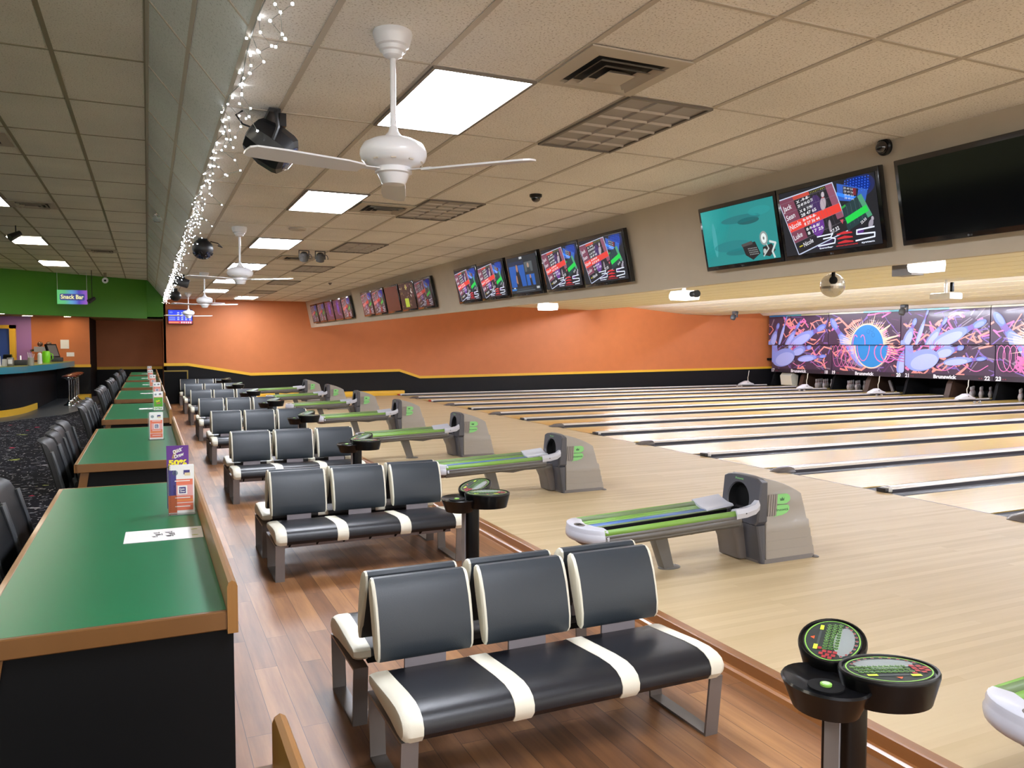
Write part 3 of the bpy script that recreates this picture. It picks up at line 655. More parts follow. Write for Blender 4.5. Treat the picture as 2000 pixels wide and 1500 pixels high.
RX, RY = 4.70, 5.185
ret0.location = (RX, RY, 0); ret0['label'] = 'taupe ball return with green rack, the nearest whole one, behind the first bench row'
ret0['label'] = 'taupe ball return with green rack, first whole one from the front'
for k in range(-1, 7):
    if k == 0: continue
    clone(ret0, (RX, RY+PT*k, 0), 'ball return cut off by the picture corner, only its pale nose and rack showing' if k < 0 else 'taupe ball return with green rack, %s whole one from the front' % ORD[k])

# ================================================================ tables and chairs
M_GREENTOP = mat('green_laminate', '#15704a', 0.3, spec=.35)
def make_table():
    t = thing('counter_table', '', 'table', group='green topped tables along the concourse')
    b = MB(); b.box((-.335, .02, .955), (.285, 2.43, 1.0), M_GREENTOP); b.build('tabletop', t, smooth=0)
    for lo, hi, m in (((-.355, 0, .945), (.29, .02, 1.0005), M_OAKX), ((-.355, 2.43, .945), (.29, 2.45, 1.0005), M_OAKX), ((-.357, .0, .945), (-.335, 2.45, 1.0005), M_OAK)):
        b = MB(); b.rbox(lo, hi, m, .003, 1); b.build('edge_band', t)
    b = MB(); pr = [(.286, .935), (.286, 1.072), (.290, 1.084), (.300, 1.09), (.310, 1.084), (.315, 1.072), (.315, .935)]
    b.prism(pr, 'y', -.005, 2.455, M_OAK); tag(b.build('ledge', t), 'raised oak ledge along the seating side')
    for y0, y1 in ((.03, .07), (2.38, 2.42)):
        b = MB(); b.prism([(-.27, .95), (.29, .95), (.29, .2), (-.40, .2)], 'y', y0, y1, M_MATBLACK); o = b.build('end_panel', t, smooth=0)
        b = MB(); b.prism([(-.32, .95), (-.27, .95), (-.40, .2), (-.45, .2)], 'y', y0-.012, y1+.012, M_OAKX); b.build('brace', t, smooth=0)
    b = MB(); b.box((.290, .03, -.1), (.305, 2.42, .94), M_MATBLACK); b.build('back_panel', t, smooth=0)
    return t
tab0 = make_table(); TX = -.092
TY = lambda k: 2.41+3.39*k
for k in range(0, 8):
    y = TY(k)
    lab = 'green laminate table with oak edges, %s in the line' % ('first whole one' if k == 0 else ORD[k]+' whole one')
    if k == 0: tab0.location = (TX, y, 0); tab0['label'] = lab
    elif k < 7: clone(tab0, (TX, y, 0), lab)
clone(tab0, (TX, 1.485-2.45, 0), 'green laminate table cut off at the bottom edge, only its oak ledge end showing')

M_CHAIRB = mat('chair_black_vinyl', '#15171b', 0.5, bump=.1, bscale=200)
M_CHAIRF = mat('chair_grey_frame', '#62666b', 0.35, metal=.5)
def make_chair():
    t = thing('stacking_chair', '', 'chair', group='black padded chairs at the green tables')
    b = MB(); loops = []
    W = .20
    for z, x, w in ((.53, -.165, .17), (.56, -.172, .195), (.70, -.205, W), (.85, -.25, W), (.885, -.268, .195), (.90, -.285, .18)):
        th = .017 if .55 < z < .87 else .014
        front = [(x-.03*(1-(u/W)**2)*1.0+.0, u, z) for u in [w*(-1+i*2/8) for i in range(9)]]
        back = [(px-2*th, py, z+(.01 if z > .86 else 0)) for px, py, _ in reversed(front)]
        loops.append(front+back)
    b.loft(loops, M_CHAIRB); b.build('backrest', t)
    for s in (-1, 1):
        b = MB(); b.tube([(-.145, s*.205, .44), (-.165, s*.205, .55), (-.20, s*.207, .70), (-.238, s*.207, .84)], .012, M_CHAIRF, 6); b.build('back_frame', t)
        b = MB(); b.tube([(-.16, s*.2, .44), (-.20, s*.21, .0)], .011, M_CHAIRF, 6); b.build('leg', t)
        b = MB(); b.tube([(.18, s*.19, .44), (.22, s*.2, .0)], .011, M_CHAIRF, 6); b.build('leg', t)
    b = MB(); b.loft([rrect(-.17*k, .21*k, -.21*k, .21*k, z, .05*k) for z, k in ((.43, .96), (.445, 1), (.475, 1), (.49, .95))], M_CHAIRB); b.build('seat', t)
    return t
ch0 = make_chair(); first = True
cpos = ['fourth', 'third', 'second', 'first']
for k in range(0, 8):
    for i, off in enumerate((2.10, 1.62, 1.14, .66)):
        y = TY(k)+off
        if k == 7: continue
        lab = 'black padded chair at the %s whole green table, %s along it from the front' % (ORD[k], cpos[i])
        rz = random.uniform(-.03, .03)
        if first: ch0.location = (-.385, y, ZC); ch0['label'] = lab; ch0.rotation_euler = (0, 0, rz); first = False
        else: clone(ch0, (-.385+random.uniform(-.012, .012), y+random.uniform(-.01, .01), ZC), lab, rot=(0, 0, rz))

# things on the tables
M_PAPER = mat('white_paper', '#e9e9ea', 0.6); M_INK = mat('print_black', '#2a2527', 0.6); M_COR = mat('print_coral', '#e0745a', 0.5); M_ORG = mat('print_orange', '#e58a4a', 0.5)
M_PINKP = mat('print_pink', '#dfa3a5', 0.5); M_VIO = mat('print_violet', '#5a2385', 0.45); M_NAVY = mat('print_navy', '#39307a', 0.45); M_YEL = mat('print_yellow', '#e8dd2c', 0.45); M_LIM = mat('print_lime', '#59a82d', 0.45)
M_ACR = mat('clear_acrylic', '#e8eeee', 0.08, trans=0.9)
def make_holder(card, label, loc, rz):
    t = thing('leaflet_holder', label, 'leaflet holder', loc, 'leaflet holders on the green tables')
    t.rotation_euler = (0, 0, rz)
    b = MB(); b.box((-.058, -.045, 0), (.058, .045, .004), M_ACR); b.box((-.060, -.010, .004), (-.056, .03, .22), M_ACR); b.build('stand', t, smooth=0)
    b = MB()
    for i in range(5): b.box((-.052+.001*i, -.012+i*.006, .004), (.052-.001*i, -.009+i*.006, .222), M_PAPER)
    for i in range(3): b.box((-.060, .0+.012*i, .004), (-.0575, .008+.012*i, .21), M_PAPER)
    d = Draw(b, (0, -.0125, .004), (1, 0, 0), (0, 0, 1), (0, -1, 0), eps=.0005)
    d.rect(-.046, .012, .046, .045, M_COR, 1); d.rect(-.046, .048, .046, .155, M_COR, 1); d.rect(-.046, .054, .046, .062, M_ORG, 2); d.rect(-.036, .078, .046, .128, M_PINKP, 2)
    d.rect(-.018, .085, .022, .125, M_PAPER, 3); d.rect(-.012, .090, .016, .119, M_NAVY, 4); d.text('Quick', -.010, .106, .008, M_PAPER, 6, wfit=.022, bold=.03); d.text('Draw', -.007, .095, .008, M_PAPER, 6, wfit=.02, bold=.03)
    for y in (.028, .068, .145): d.rect(-.03, y, .034, y+.004, M_PAPER, 3)
    d.ell(-.028, .184, .012, .012, mat('seal_grey', '#8b98a0', .5), 2); d.rect(.008, .176, .034, .196, M_NAVY, 2); d.rect(.012, .170, .036, .184, mat('print_tan', '#d9c9a3', .5), 3)
    for i in range(24): d.rect(-.050, .012+i*.0088, -.0475, .016+i*.0088, M_INK, 3)
    tag(b.build('leaflets', t), 'white and coral game leaflets')
    if card:
        b = MB(); z0, w, h = (.02 if card == 'violet' else .006), .047, (.305 if card == 'violet' else .150)
        cx = -.018 if card == 'violet' else -.0
        m = M_VIO if card == 'violet' else M_LIM
        yy = .024 if card == 'violet' else -.040
        b.box((cx-w, yy, z0), (cx+w, yy+.0015, h+.004), m)
        d = Draw(b, (cx, yy-.0005, z0), (1, 0, 0), (0, 0, 1), (0, -1, 0), eps=.0005)
        if card == 'violet':
            y = h-.02
            d.poly([(-.025, y-.055), (-.014, y-.018), (.0, y-.012), (-.012, y-.055)], mat('logo_tan', '#a3835e', .5), 1)
            d.text('Quick', -.018, y-.034, .016, M_PAPER, 3, rot=.35, wfit=.040, bold=.03, shear=.2); d.text('Draw', -.012, y-.055, .016, M_PAPER, 3, rot=.35, wfit=.042, bold=.03, shear=.2)
            d.stroke([(-.02, y-.02), (.022, y-.006)], .0015, M_PAPER, 2)
            d.text('50%', 0, y-.086, .024, M_YEL, 2, center=True, wfit=.078, bold=.05); d.text('BONUS', 0, y-.104, .014, M_YEL, 2, center=True, wfit=.078, bold=.05)
            b.box((-.058, -.014, .006), (-.022, -.013, .085), mat('print_brown', '#a8512c', .5)); b.box((-.056, -.0135, .085), (-.024, -.013, .20), M_NAVY)
        else:
            d.rect(-w, .0, w, .038, M_PAPER, 1); d.text('EXTRA', 0, .008, .022, M_LIM, 2, center=True, wfit=.08, bold=.04)
            d.text('Quick', -.024, h-z0-.05, .018, M_YEL, 3, rot=.3, wfit=.045, bold=.04); d.text('Draw', -.016, h-z0-.075, .018, mat('print_magenta', '#d04a70', .5), 3, rot=.3, wfit=.045, bold=.04)
        tag(b.build('promo_card', t), 'tall violet 50% BONUS card' if card == 'violet' else 'green EXTRA card')
    return t
make_holder('violet', 'leaflet holder with a tall violet 50% BONUS card on the first whole green table', (.13, 3.92, 1.001), -.08)
make_holder(None, 'leaflet holder without a tall card, standing on the second whole green table', (.05, 7.12, 1.0), 0)
make_holder('green', 'leaflet holder with a green EXTRA card on the third whole green table', (.10, 10.3, 1.0), 0)
for k, (x, y) in enumerate(((.11, 12.9), (.07, 16.2), (.04, 19.4), (.03, 23.0)), start=3):
    make_holder(None, 'white leaflet holder standing on the %s whole green table' % ORD[k], (x, y, 1.0), 0)
def make_menu(label, x, y, rz, w=.30, h=.15):
    b = MB(); b.box((-w/2, -h/2, 0), (w/2, h/2, .0015), M_PAPER)
    d = Draw(b, (0, 0, .0015), (1, 0, 0), (0, 1, 0), (0, 0, 1), eps=.0004)
    for i, (mx, my, r) in enumerate(((-.03, .035, .010), (-.022, .0, .013), (-.036, -.03, .009), (.015, .03, .012), (.026, .004, .010), (.018, -.035, .013), (.03, -.02, .008))):
        d.ell(mx, my, r, r*.8, M_INK if i % 3 else mat('print_grey', '#77727a', .6), 1, rot=i, n=9)
        d.stroke([(mx-r, my+r), (mx+r*1.2, my-r), (mx+r, my+r*1.3)], .003, M_INK, 2)
    for s in (-1, 1): d.ell(.115, s*.055, .014, .006, mat('print_olive', '#a9b63c', .6), 1, n=10)
    for yy in (-.03, -.01, .01, .03): d.rect(.095, yy, .135, yy+.002, mat('print_faint', '#c9cbc0', .6), 1)
    o = b.build('menu_sheet', smooth=0); o.location = (x, y, 1.0008); o.rotation_euler = (0, 0, rz); return tag(o, label, 'menu', 'menu sheets on the green tables')
make_menu('white menu sheet lying flat on the first whole green table', .045, 3.50, -.02, .29, .21)
for k, (x, y) in {2: (.02, 10.6), 3: (.01, 13.98), 4: (.02, 17.05), 5: (-.02, 20.4), 6: (-.03, 23.7)}.items():
    make_menu('white menu sheet lying flat on the %s whole green table' % ORD[k], x, y, 0, .26, .2)

# ================================================================ ceiling lights and louvres
M_PANEL = emat('lit_diffuser', '#eff4ff', PANEL); M_PANELL = emat('lit_diffuser_concourse', '#fff6e2', LEFTPANEL)
M_FRAME = mat('fixture_frame', '#6f655a', 0.5); M_LOUV = mat('louvre_parabolic', '#b5aca4', 0.35, metal=.3)
def make_light(m, z):
    t = thing('ceiling_light', '', 'ceiling light', group='lit ceiling panels')
    b = MB()
    for lo, hi in (((-.305, -.61, -.012), (-.285, .61, 0)), ((.285, -.61, -.012), (.305, .61, 0)), ((-.285, -.61, -.012), (.285, -.59, 0)), ((-.285, .59, -.012), (.285, .61, 0))): b.box(lo, hi, M_FRAME)
    b.build('frame', t, smooth=0)
    b = MB(); b.box((-.285, -.59, -.007), (.285, .59, -.002), m); b.build('diffuser', t, smooth=0); return t
L0 = make_light(M_PANEL, ZCEIL); CX = 1.394+.305
for i, j in enumerate((0, 3, 6, 9, 12, 15)):
    lab = 'lit white panel in the hall ceiling, %s from the front over the benches' % ORD[i]
    loc = (CX, 4.05+1.22*j+.61, ZCEIL-.006)
    if i == 0: L0.location = loc; L0['label'] = lab
    else: clone(L0, loc, lab)
clone(L0, (2.80, 26.0, ZCEIL-.006), 'small looking lit panel closest to the orange far wall, beside the monitor soffit')
for y in (.39+.61, -3.27+.61): clone(L0, (CX, y, ZCEIL-.006), 'lit white ceiling panel behind the picture edge above the viewer', group='panels overhead out of the picture')
L1 = make_light(M_PANELL, 3.8)
for i, y in enumerate((13.1, 18.0, 22.8)):
    lab = 'lit panel in the higher concourse ceiling, %s' % ('cut by the picture edge', 'below the black spotlight', 'above the snack bar bulkhead')[i]
    if i == 0: L1.location = (-2.07, y, 3.794); L1['label'] = lab
    else: clone(L1, (-2.07, y, 3.794), lab)
for x, y in ((-5.6, 13), (-5.6, 18), (-2.07, 8.3), (-2.07, 3.5), (-2.07, -1.3), (-5.6, 3.5)): clone(L1, (x, y, 3.794), 'lit panel over the concourse beyond the picture edge', group='concourse panels out of the picture')
def make_louvre():
    t = thing('ceiling_louvre', '', 'ceiling light', group='unlit louvred ceiling fixtures')
    b = MB()
    for lo, hi in (((-.305, -.61, -.014), (-.285, .61, 0)), ((.285, -.61, -.014), (.305, .61, 0)), ((-.285, -.61, -.014), (.285, -.59, 0)), ((-.285, .59, -.014), (.285, .61, 0))): b.box(lo, hi, M_FRAME)
    b.build('frame', t, smooth=0)
    b = MB(); b.box((-.285, -.59, -.003), (.285, .59, -.001), mat('louvre_back', '#8d857e', .4))
    for i in range(1, 3): b.prism([(-.285+i*.19-.008, -.003), (-.285+i*.19+.008, -.003), (-.285+i*.19, -.014)], 'y', -.59, .59, M_LOUV)
    for i in range(1, 6): b.prism([(-.59+i*.1967-.012, -.003), (-.59+i*.1967+.012, -.003), (-.59+i*.1967, -.016)], 'x', -.285, .285, M_LOUV)
    b.build('louvre_grid', t, smooth=0); return t
lv0 = make_louvre()
for i, j in enumerate((0, 3, 6, 9, 12, 15)):
    lab = 'unlit grey louvred ceiling fixture, %s from the front' % ORD[i]; loc = (2.614+.305, 4.05+1.22*j+.61, ZCEIL-.006)
    if i == 0: lv0.location = loc; lv0['label'] = lab
    else: clone(lv0, loc, lab)
M_VENT = mat('vent_white', '#b3a897', 0.5); M_DARKV = mat('vent_dark', '#2b2622', 0.8)
def make_vent():
    t = thing('ceiling_vent', '', 'vent', group='square ceiling air vents')
    b = MB(); b.box((-.21, -.21, -.002), (.21, .21, -.001), M_DARKV); b.build('backing', t, smooth=0)
    def ring(r0, r1, z0, z1, m, nm):
        b = MB(); b.loft([[(-r, -r, z), (r, -r, z), (r, r, z), (-r, r, z)] for r, z in ((r0, z0), (r1, z1), (r1+.006, z1), (r0+.006, z0))], m, False, False); b.build(nm, t, smooth=0)
    b = MB(); b.loft([[(-r, -r, z), (r, -r, z), (r, r, z), (-r, r, z)] for r, z in ((.303, 0), (.303, -.008), (.215, -.014), (.205, -.004))], M_VENT, False, False); b.build('frame', t, smooth=0)
    ring(.195, .16, -.030, -.008, M_VENT, 'vane'); ring(.14, .10, -.036, -.012, M_VENT, 'vane')
    b = MB(); b.loft([[(-r, -r, z), (r, -r, z), (r, r, z), (-r, r, z)] for r, z in ((.045, -.01), (.085, -.038), (.08, -.040))], M_VENT); b.build('vane', t, smooth=0); return t
v0 = make_vent(); v0.location = (2.31, 3.745, ZCEIL-.006); v0['label'] = 'square air vent between the first lit panel and the first louvred fixture'
clone(v0, (2.33, 8.45, ZCEIL-.006), 'square air vent between the second lit panel and the second louvred fixture')
clone(v0, (2.33, 13.8, ZCEIL-.006), 'square air vent just beyond the pair of small stage lamps')
clone(v0, (-1.47, 13.4, 3.794), 'air vent in the concourse ceiling beside the panel cut by the picture edge')
clone(v0, (-.85, 19.3, 3.794), 'narrow looking dark air vent in the concourse ceiling above the snack bar sign')
clone(v0, (-1.5, 9.3, 3.794), 'air vent at the picture edge high in the concourse ceiling')

# ================================================================ ceiling fans
def make_fan():
    t = thing('ceiling_fan', '', 'ceiling fan', group='white ceiling fans')
    b = MB(); b.lathe([(.022, -.125), (.045, -.112), (.050, -.095), (.062, -.09), (.066, -.072), (.078, -.066), (.090, -.03), (.094, -.012), (.090, 0)], (0, 0, 0), M_WHITE, 32); b.build('canopy', t)
    b = MB(); b.lathe([(.0135, -.12), (.0135, -.47)], (0, 0, 0), M_WHITE, 16); b.build('downrod', t)
    b = MB(); b.lathe([(.018, -.44), (.024, -.465), (.045, -.49), (.05, -.497), (.10, -.505), (.14, -.525), (.157, -.555), (.158, -.575), (.150, -.60), (.125, -.622), (.085, -.635), (.08, -.64)], (0, 0, 0), M_WHITE, 40)
    for i in range(10):
        a = 2*PI*i/10; b.box((-.012, -.003, -.003), (.012, .003, .003), M_TBAR, T=Matrix.Translation((.138*math.cos(a), .138*math.sin(a), -.613)) @ Matrix.Rotation(a+PI/2, 4, 'Z'))
    b.build('motor_housing', t)
    b = MB(); b.lathe([(.085, -.635), (.088, -.66), (.075, -.665), (.06, -.70), (.052, -.712), (.02, -.716)], (0, 0, 0), M_WHITE, 32); b.build('switch_cup', t)
    for k in range(3):
        R = Matrix.Rotation(2*PI*k/3, 4, 'Z') @ Matrix.Translation((0, 0, -.655)) @ Matrix.Rotation(math.radians(9), 4, 'X')
        b = MB(); ol = [(.17, -.045), (.26, -.060), (.55, -.066), (.68, -.060), (.705, -.04), (.71, 0), (.705, .04), (.68, .060), (.55, .066), (.26, .060), (.17, .045)]
        b.prism(ol, 'z', -.004, .004, M_WHITE, T=R); bl = b.build('blade', t)
        b = MB(); b.prism([(.07, -.02), (.15, -.015), (.21, -.04), (.21, .04), (.15, .015), (.07, .02)], 'z', .004, .009, M_WHITE, T=R); b.build('blade_iron', bl)
    return t
fan0 = make_fan()
for i, (x, y, a) in enumerate(((1.08, 3.72, 1.29), (1.07, 10.55, 1.46), (1.07, 17.4, 1.50), (1.06, 24.2, 1.50))):
    lab = 'white three blade ceiling fan, %s from the front' % ORD[i]
    if i == 0: fan0.location = (x, y, ZCEIL); fan0.rotation_euler = (0, 0, a); fan0['label'] = lab
    else: clone(fan0, (x, y, ZCEIL), lab, rot=(0, 0, a))

# ================================================================ monitors on the soffit
M_TVB = mat('tv_bezel', '#0c0c10', 0.18, coat=0.6); M_TVOFF = mat('tv_glass_off', '#08090d', 0.12, coat=0.4)
def col_e(h, k=1.0, wash=0.0, s=1.0):
    c = rgb(h); w = rgb('#5a2a24'); c = tuple((a*(1-wash)+b_*wash)*k for a, b_ in zip(c, w))
    return emat('screen_%s_%d_%d' % (h[1:], int(k*100), int(wash*100)), c, s)
def score_screen(b, wash=0.0, k=1.0):
    E = lambda h, kk=1.0: col_e(h, k*kk, wash)
    d = Draw(b, (0, 0, .0305), (1, 0, 0), (0, 1, 0), (0, 0, 1), eps=.0005, clip=(-.485, -.262, .485, .262))
    O = .457
    q = lambda pts: [(x, y+O) for x, y in pts]
    d.rect(-.485, -.262, .485, .262, E('#10121e'), 0)
    for r, h in ((.16, '#2a1745'), (.115, '#451a72'), (.075, '#6c23a5'), (.04, '#9a30c8')): d.ell(-.10, -.115, r, r*.75, E(h), 1)
    for r, h in ((.15, '#10205a'), (.11, '#1a3aa0')): d.ell(.33, .19, r, r*.6, E(h), 1)
    for i in range(9):
        for j in range(6): d.rect(.19+i*.027+j*.004, .145+j*.019, .198+i*.027+j*.004, .153+j*.019, E('#3f78ff'), 2)
    # main card, tilted
    A, B, C, D = (-.493, .204), (.086, .252), (.194, -.122), (-.345, -.256)
    def card(u, v): return (A[0]*(1-u)*(1-v)+B[0]*u*(1-v)+C[0]*u*v+D[0]*(1-u)*v, A[1]*(1-u)*(1-v)+B[1]*u*(1-v)+C[1]*u*v+D[1]*(1-u)*v)
    def cr(u0, v0, u1, v1, m, l): d.poly([card(u0, v0), card(u1, v0), card(u1, v1), card(u0, v1)], m, l)
    cr(-.015, -.02, 1.015, 1.02, E('#c8d2ea'), 2); cr(0, 0, 1, 1, E('#14101c'), 3)
    cr(0, 0, .27, .80, E('#7b3a52'), 4); cr(.27, 0, .58, .07, E('#c84636'), 4); cr(.88, .0, 1, .72, E('#8f5068'), 4)
    d.ell(*card(.52, .66), .07, .09, E('#6a2a94'), 4); d.ell(*card(.62, .30), .06, .08, E('#3c1c5c'), 4)
    cr(.0, .43, 1, .60, E('#ee3b30'), 5)
    px, py = card(.76, .25); d.ell(px, py-.03, .030, .052, E('#b9aab4'), 5, rot=-.2); d.ell(px+.008, py+.04, .016, .022, E('#c8bcc4'), 5, rot=-.2); d.rect(px-.006, py+.012, px+.02, py+.02, E('#b03038'), 6)
    px, py = card(.72, .78); d.ell(px, py, .014, .05, E('#a395a0'), 4)
    for i in range(1, 10): u = .27+i*.061; d.stroke([card(u, .08), card(u, .84)], .0016, E('#6e6a76'), 6)
    for v in (.07, .25, .43, .60, .80): d.stroke([card(0, v), card(1, v)], .0016, E('#8d8794'), 6)
    a1 = math.atan2(B[1]-A[1], B[0]-A[0]); 
    for i, (nme, v) in enumerate((('Jack', .215), ('Sean', .385), ('Nicole', .565), ('Luke', .755))):
        x, y = card(.02, v); d.text(nme, x, y, .045, E('#e8e8ee'), 8, rot=a1+.12+.03*i, wfit=.10 if nme != 'Nicole' else .13, bold=.01)
    x, y = card(.15, .93); d.text('Nicole', x, y, .038, E('#e8e8ee'), 8, rot=a1+.2, wfit=.11, bold=.01)
    x, y = card(.70, .93); d.text('27.32', x, y, .030, E('#e8e8ee'), 8, rot=a1+.22, wfit=.09, bold=.02)
    cr(.06, .88, .13, .90, E('#cfc23a'), 6); x, y = card(.94, .80); d.poly([(x-.018, y+.015), (x+.018, y+.018), (x+.004, y-.018)], E('#c9505c'), 6)
    for (s1, s2), v in zip((('X -9-8-', '20 49 54 63 71'), ('X 8 7/9/', '28 47 65'), ('8-9/9-8-', '8 27 36 44'), ('8-9-8-8/', '8 17 25')), (.10, .28, .45, .63)):
        x, y = card(.30, v+.05); d.text(s1, x, y, .022, E('#f0f0f4'), 8, rot=a1+.1, wfit=.15, bold=.02); x, y = card(.30, v+.13); d.text(s2, x, y, .024, E('#f0f0f4'), 8, rot=a1+.1, wfit=.17, bold=.02)
    for i in range(9): x, y = card(.60+i*.031, .05); d.text(str(min(9, 5+i//2)), x, y, .013, E('#d0d050'), 8)
    # blue and green cards behind
    d.poly(q([(.132, -.216), (.41, -.309), (.376, -.398), (.122, -.345)]), E('#2f5fc0'), 2); d.poly(q([(.19, -.245), (.33, -.29), (.31, -.345), (.18, -.31)]), E('#1a1a30'), 3)
    d.poly(q([(.28, -.275), (.31, -.285), (.30, -.335), (.27, -.325)]), E('#7a2030'), 4)
    d.poly(q([(.122, -.281), (.339, -.36), (.337, -.39), (.121, -.307)]), E('#2f8bff'), 4)
    for i in range(4): d.text('28 49 54', .19, .19-i*.025, .016, E('#dfe4ee'), 5, rot=-.3, wfit=.09)
    d.poly(q([(.345, -.33), (.425, -.5), (.187, -.59), (.15, -.401)]), E('#16363c'), 5); d.poly(q([(.31, -.345), (.35, -.33), (.427, -.5), (.385, -.515)]), E('#4f9d78'), 6)
    d.poly(q([(.38, -.418), (.400, -.465), (.190, -.535), (.175, -.487)]), E('#12d84c'), 7); d.poly(q([(.15, -.401), (.19, -.385), (.195, -.40), (.153, -.418)]), E('#2da040'), 7)
    for i in range(4): d.stroke(q([(.20+i*.04, -.40+i*.015), (.215+i*.04, -.55+i*.012)]), .0014, E('#6e8a90'), 6)
    d.text('23.33', .32, -.098, .020, E('#e8e8ee'), 8, rot=.5, wfit=.06, bold=.02)
    d.ell(.405, -.105, .02, .035, E('#a09aa8'), 8, rot=-.5); d.ell(.425, -.068, .012, .016, E('#b2adb8'), 8); d.ell(.30, -.145, .035, .02, E('#5a2a80'), 6)
    # the three part emblem at the foot
    W = E('#dfe6f6', 1.2); R = E('#d42c34')
    x0, x1, yb = -.125, .055, -.215
    d.stroke([(x0, yb+.075), (x1-.02, yb+.082), (x1-.045, yb+.055), (x0+.06, yb+.052)], .010, W, 9); d.stroke([(x1-.045, yb+.055), (x1, yb+.040), (x1-.01, yb+.008), (x0, yb)], .010, W, 9)
    for i in range(3): d.poly([(.075, yb+.005+i*.034), (.15, yb+.018+i*.034), (.225, yb+.005+i*.034), (.225, yb-.004+i*.034), (.075, yb-.004+i*.034)], R, 9)
    d.stroke([(.43, yb+.085), (.27, yb+.078), (.265, yb+.048), (.43, yb+.042), (.425, yb+.012), (.25, yb+.0)], .011, W, 9)
    d.text('bowler', -.115, -.240, .013, W, 9, wfit=.14, bold=.03); d.text('entertainment', .055, -.240, .012, R, 9, wfit=.21, bold=.02); d.text('system', .30, -.240, .013, W, 9, wfit=.12, bold=.03)
def make_tv(kind, wash=0.0, k=1.0):
    t = thing('monitor', '', 'monitor', group='monitors along the soffit')
    b = MB(); b.rbox((-.518, -.303, -.03), (.518, .303, .028), M_TVB, .006); 
    b.box((-.488, -.266, .0285), (.488, .266, .0288), M_TVOFF)
    d = Draw(b, (0, 0, .0282), (1, 0, 0), (0, 1, 0), (0, 0, 1), eps=.0008)
    g = mat('bezel_logo', '#6a6d72', .4); d.ell(-.012, -.286, .008, .008, g, 1, n=12); d.text('LG', 0, -.291, .010, g, 1, bold=.02)
    b.build('casing', t)
    b = MB(); b.box((-.2, -.2, -.05), (.2, .2, -.03), M_MATBLACK); b.build('wall_mount', t, smooth=0)
    if kind == 'off': return t
    b = MB()
    E = lambda h, kk=1.0: col_e(h, k*kk, wash)
    d = Draw(b, (0, 0, .0305), (1, 0, 0), (0, 1, 0), (0, 0, 1), eps=.0005, clip=(-.485, -.262, .485, .262))
    if kind == 'score': score_screen(b, wash, k)
    elif kind == 'teal':
        d.rect(-.485, -.262, .485, .262, E('#1c8c8c'), 0)
        for i in range(14): t_ = i/13; d.ell(-.50, .20, .42*(1-t_)+.02, .40*(1-t_)+.02, E('#%02x%02x%02x' % (int(28+60*t_), int(140+45*t_), int(140+38*t_))), 1)
        for cx, cy, rx, ry, h in ((.05, .13, .26, .035, '#17767a'), (.15, .10, .14, .03, '#125c60'), (-.1, -.1, .25, .05, '#178084'), (.0, -.16, .2, .03, '#157478'), (-.33, -.02, .03, .16, '#3fa3a6'), (.30, .17, .14, .04, '#1d9496')): d.ell(cx, cy, rx, ry, E(h), 2)
        d.poly([(.03, -.11), (.20, -.09), (.25, -.20), (.15, -.25), (.06, -.20)], E('#1c1418'), 3); d.poly([(.02, -.10), (.16, -.08), (.17, -.11), (.03, -.125)], E('#4b4444'), 4)
        for i in range(4):
            for j in range(6): d.rect(.10+j*.02+i*.006, -.15-i*.018, .112+j*.02+i*.006, -.142-i*.018, E('#9aa0a0'), 5)
        d.ell(.315, -.075, .05, .062, E('#8f9a98'), 4); d.ell(.315, -.075, .033, .044, E('#e8f0ee'), 5); d.ell(.315, -.075, .010, .014, E('#6d7674'), 6)
        d.poly([(.29, -.15), (.40, -.13), (.44, -.19), (.36, -.24), (.28, -.22)], E('#241a1c'), 4); d.stroke([(.38, -.11), (.45, -.13), (.40, -.20), (.42, -.25)], .02, E('#cfdad8'), 5); d.stroke([(.29, -.23), (.36, -.17), (.34, -.13)], .012, E('#c2cccb'), 6); d.ell(.31, -.19, .02, .024, E('#b9c2c0'), 6)
    elif kind == 'news':
        d.rect(-.485, -.262, .485, .262, E('#16222c'), 0); d.rect(-.44, -.165, .06, .20, E('#1260c0'), 1); d.rect(.08, .03, .33, .17, E('#5a6468'), 1); d.rect(.09, -.165, .35, -.01, E('#1566c8'), 1)
        d.rect(-.44, .14, .06, .20, E('#0e2a52'), 2); d.poly([(-.2, .12), (-.15, .12), (-.10, -.02), (-.08, -.165), (-.26, -.165), (-.24, -.02)], E('#1a1216'), 3); d.ell(-.175, .10, .03, .055, E('#c08a70'), 4); d.ell(-.175, .115, .038, .045, E('#241418'), 3); d.poly([(-.24, .0), (-.26, -.10), (-.20, -.13), (-.21, .0)], E('#b98468'), 4)
        d.ell(.20, .12, .03, .035, E('#b89a88'), 3); d.poly([(.14, .03), (.16, .09), (.25, .09), (.27, .03)], E('#303a42'), 2)
        d.poly([(.20, -.165), (.19, -.06), (.25, -.06), (.27, -.165)], E('#2a2430'), 3); d.ell(.22, -.04, .022, .028, E('#c09078'), 4)
        d.rect(-.05, .225, .04, .255, E('#d8dde2'), 2); d.rect(-.46, -.215, -.30, -.185, E('#2f7fd0'), 2); d.rect(-.30, -.215, .25, -.195, E('#3a4650'), 2); d.rect(.36, -.22, .45, -.19, E('#cfd5da'), 2); d.rect(-.32, -.24, .30, -.225, E('#5c6870'), 2); d.rect(-.38, -.19, -.33, -.17, E('#e8e8e8'), 3)
    elif kind == 'floral':
        d.rect(-.485, -.262, .485, .262, E('#2a1613'), 0)
        rr = random.Random(3)
        for i in range(26):
            x, y = rr.uniform(-.45, .4), rr.uniform(-.2, .24); d.ell(x, y, rr.uniform(.008, .03), rr.uniform(.006, .02), E(('#a58a76', '#cfc3b4', '#7d3f60', '#b0a04a')[i % 4]), 1, rot=rr.uniform(0, 3), n=10)
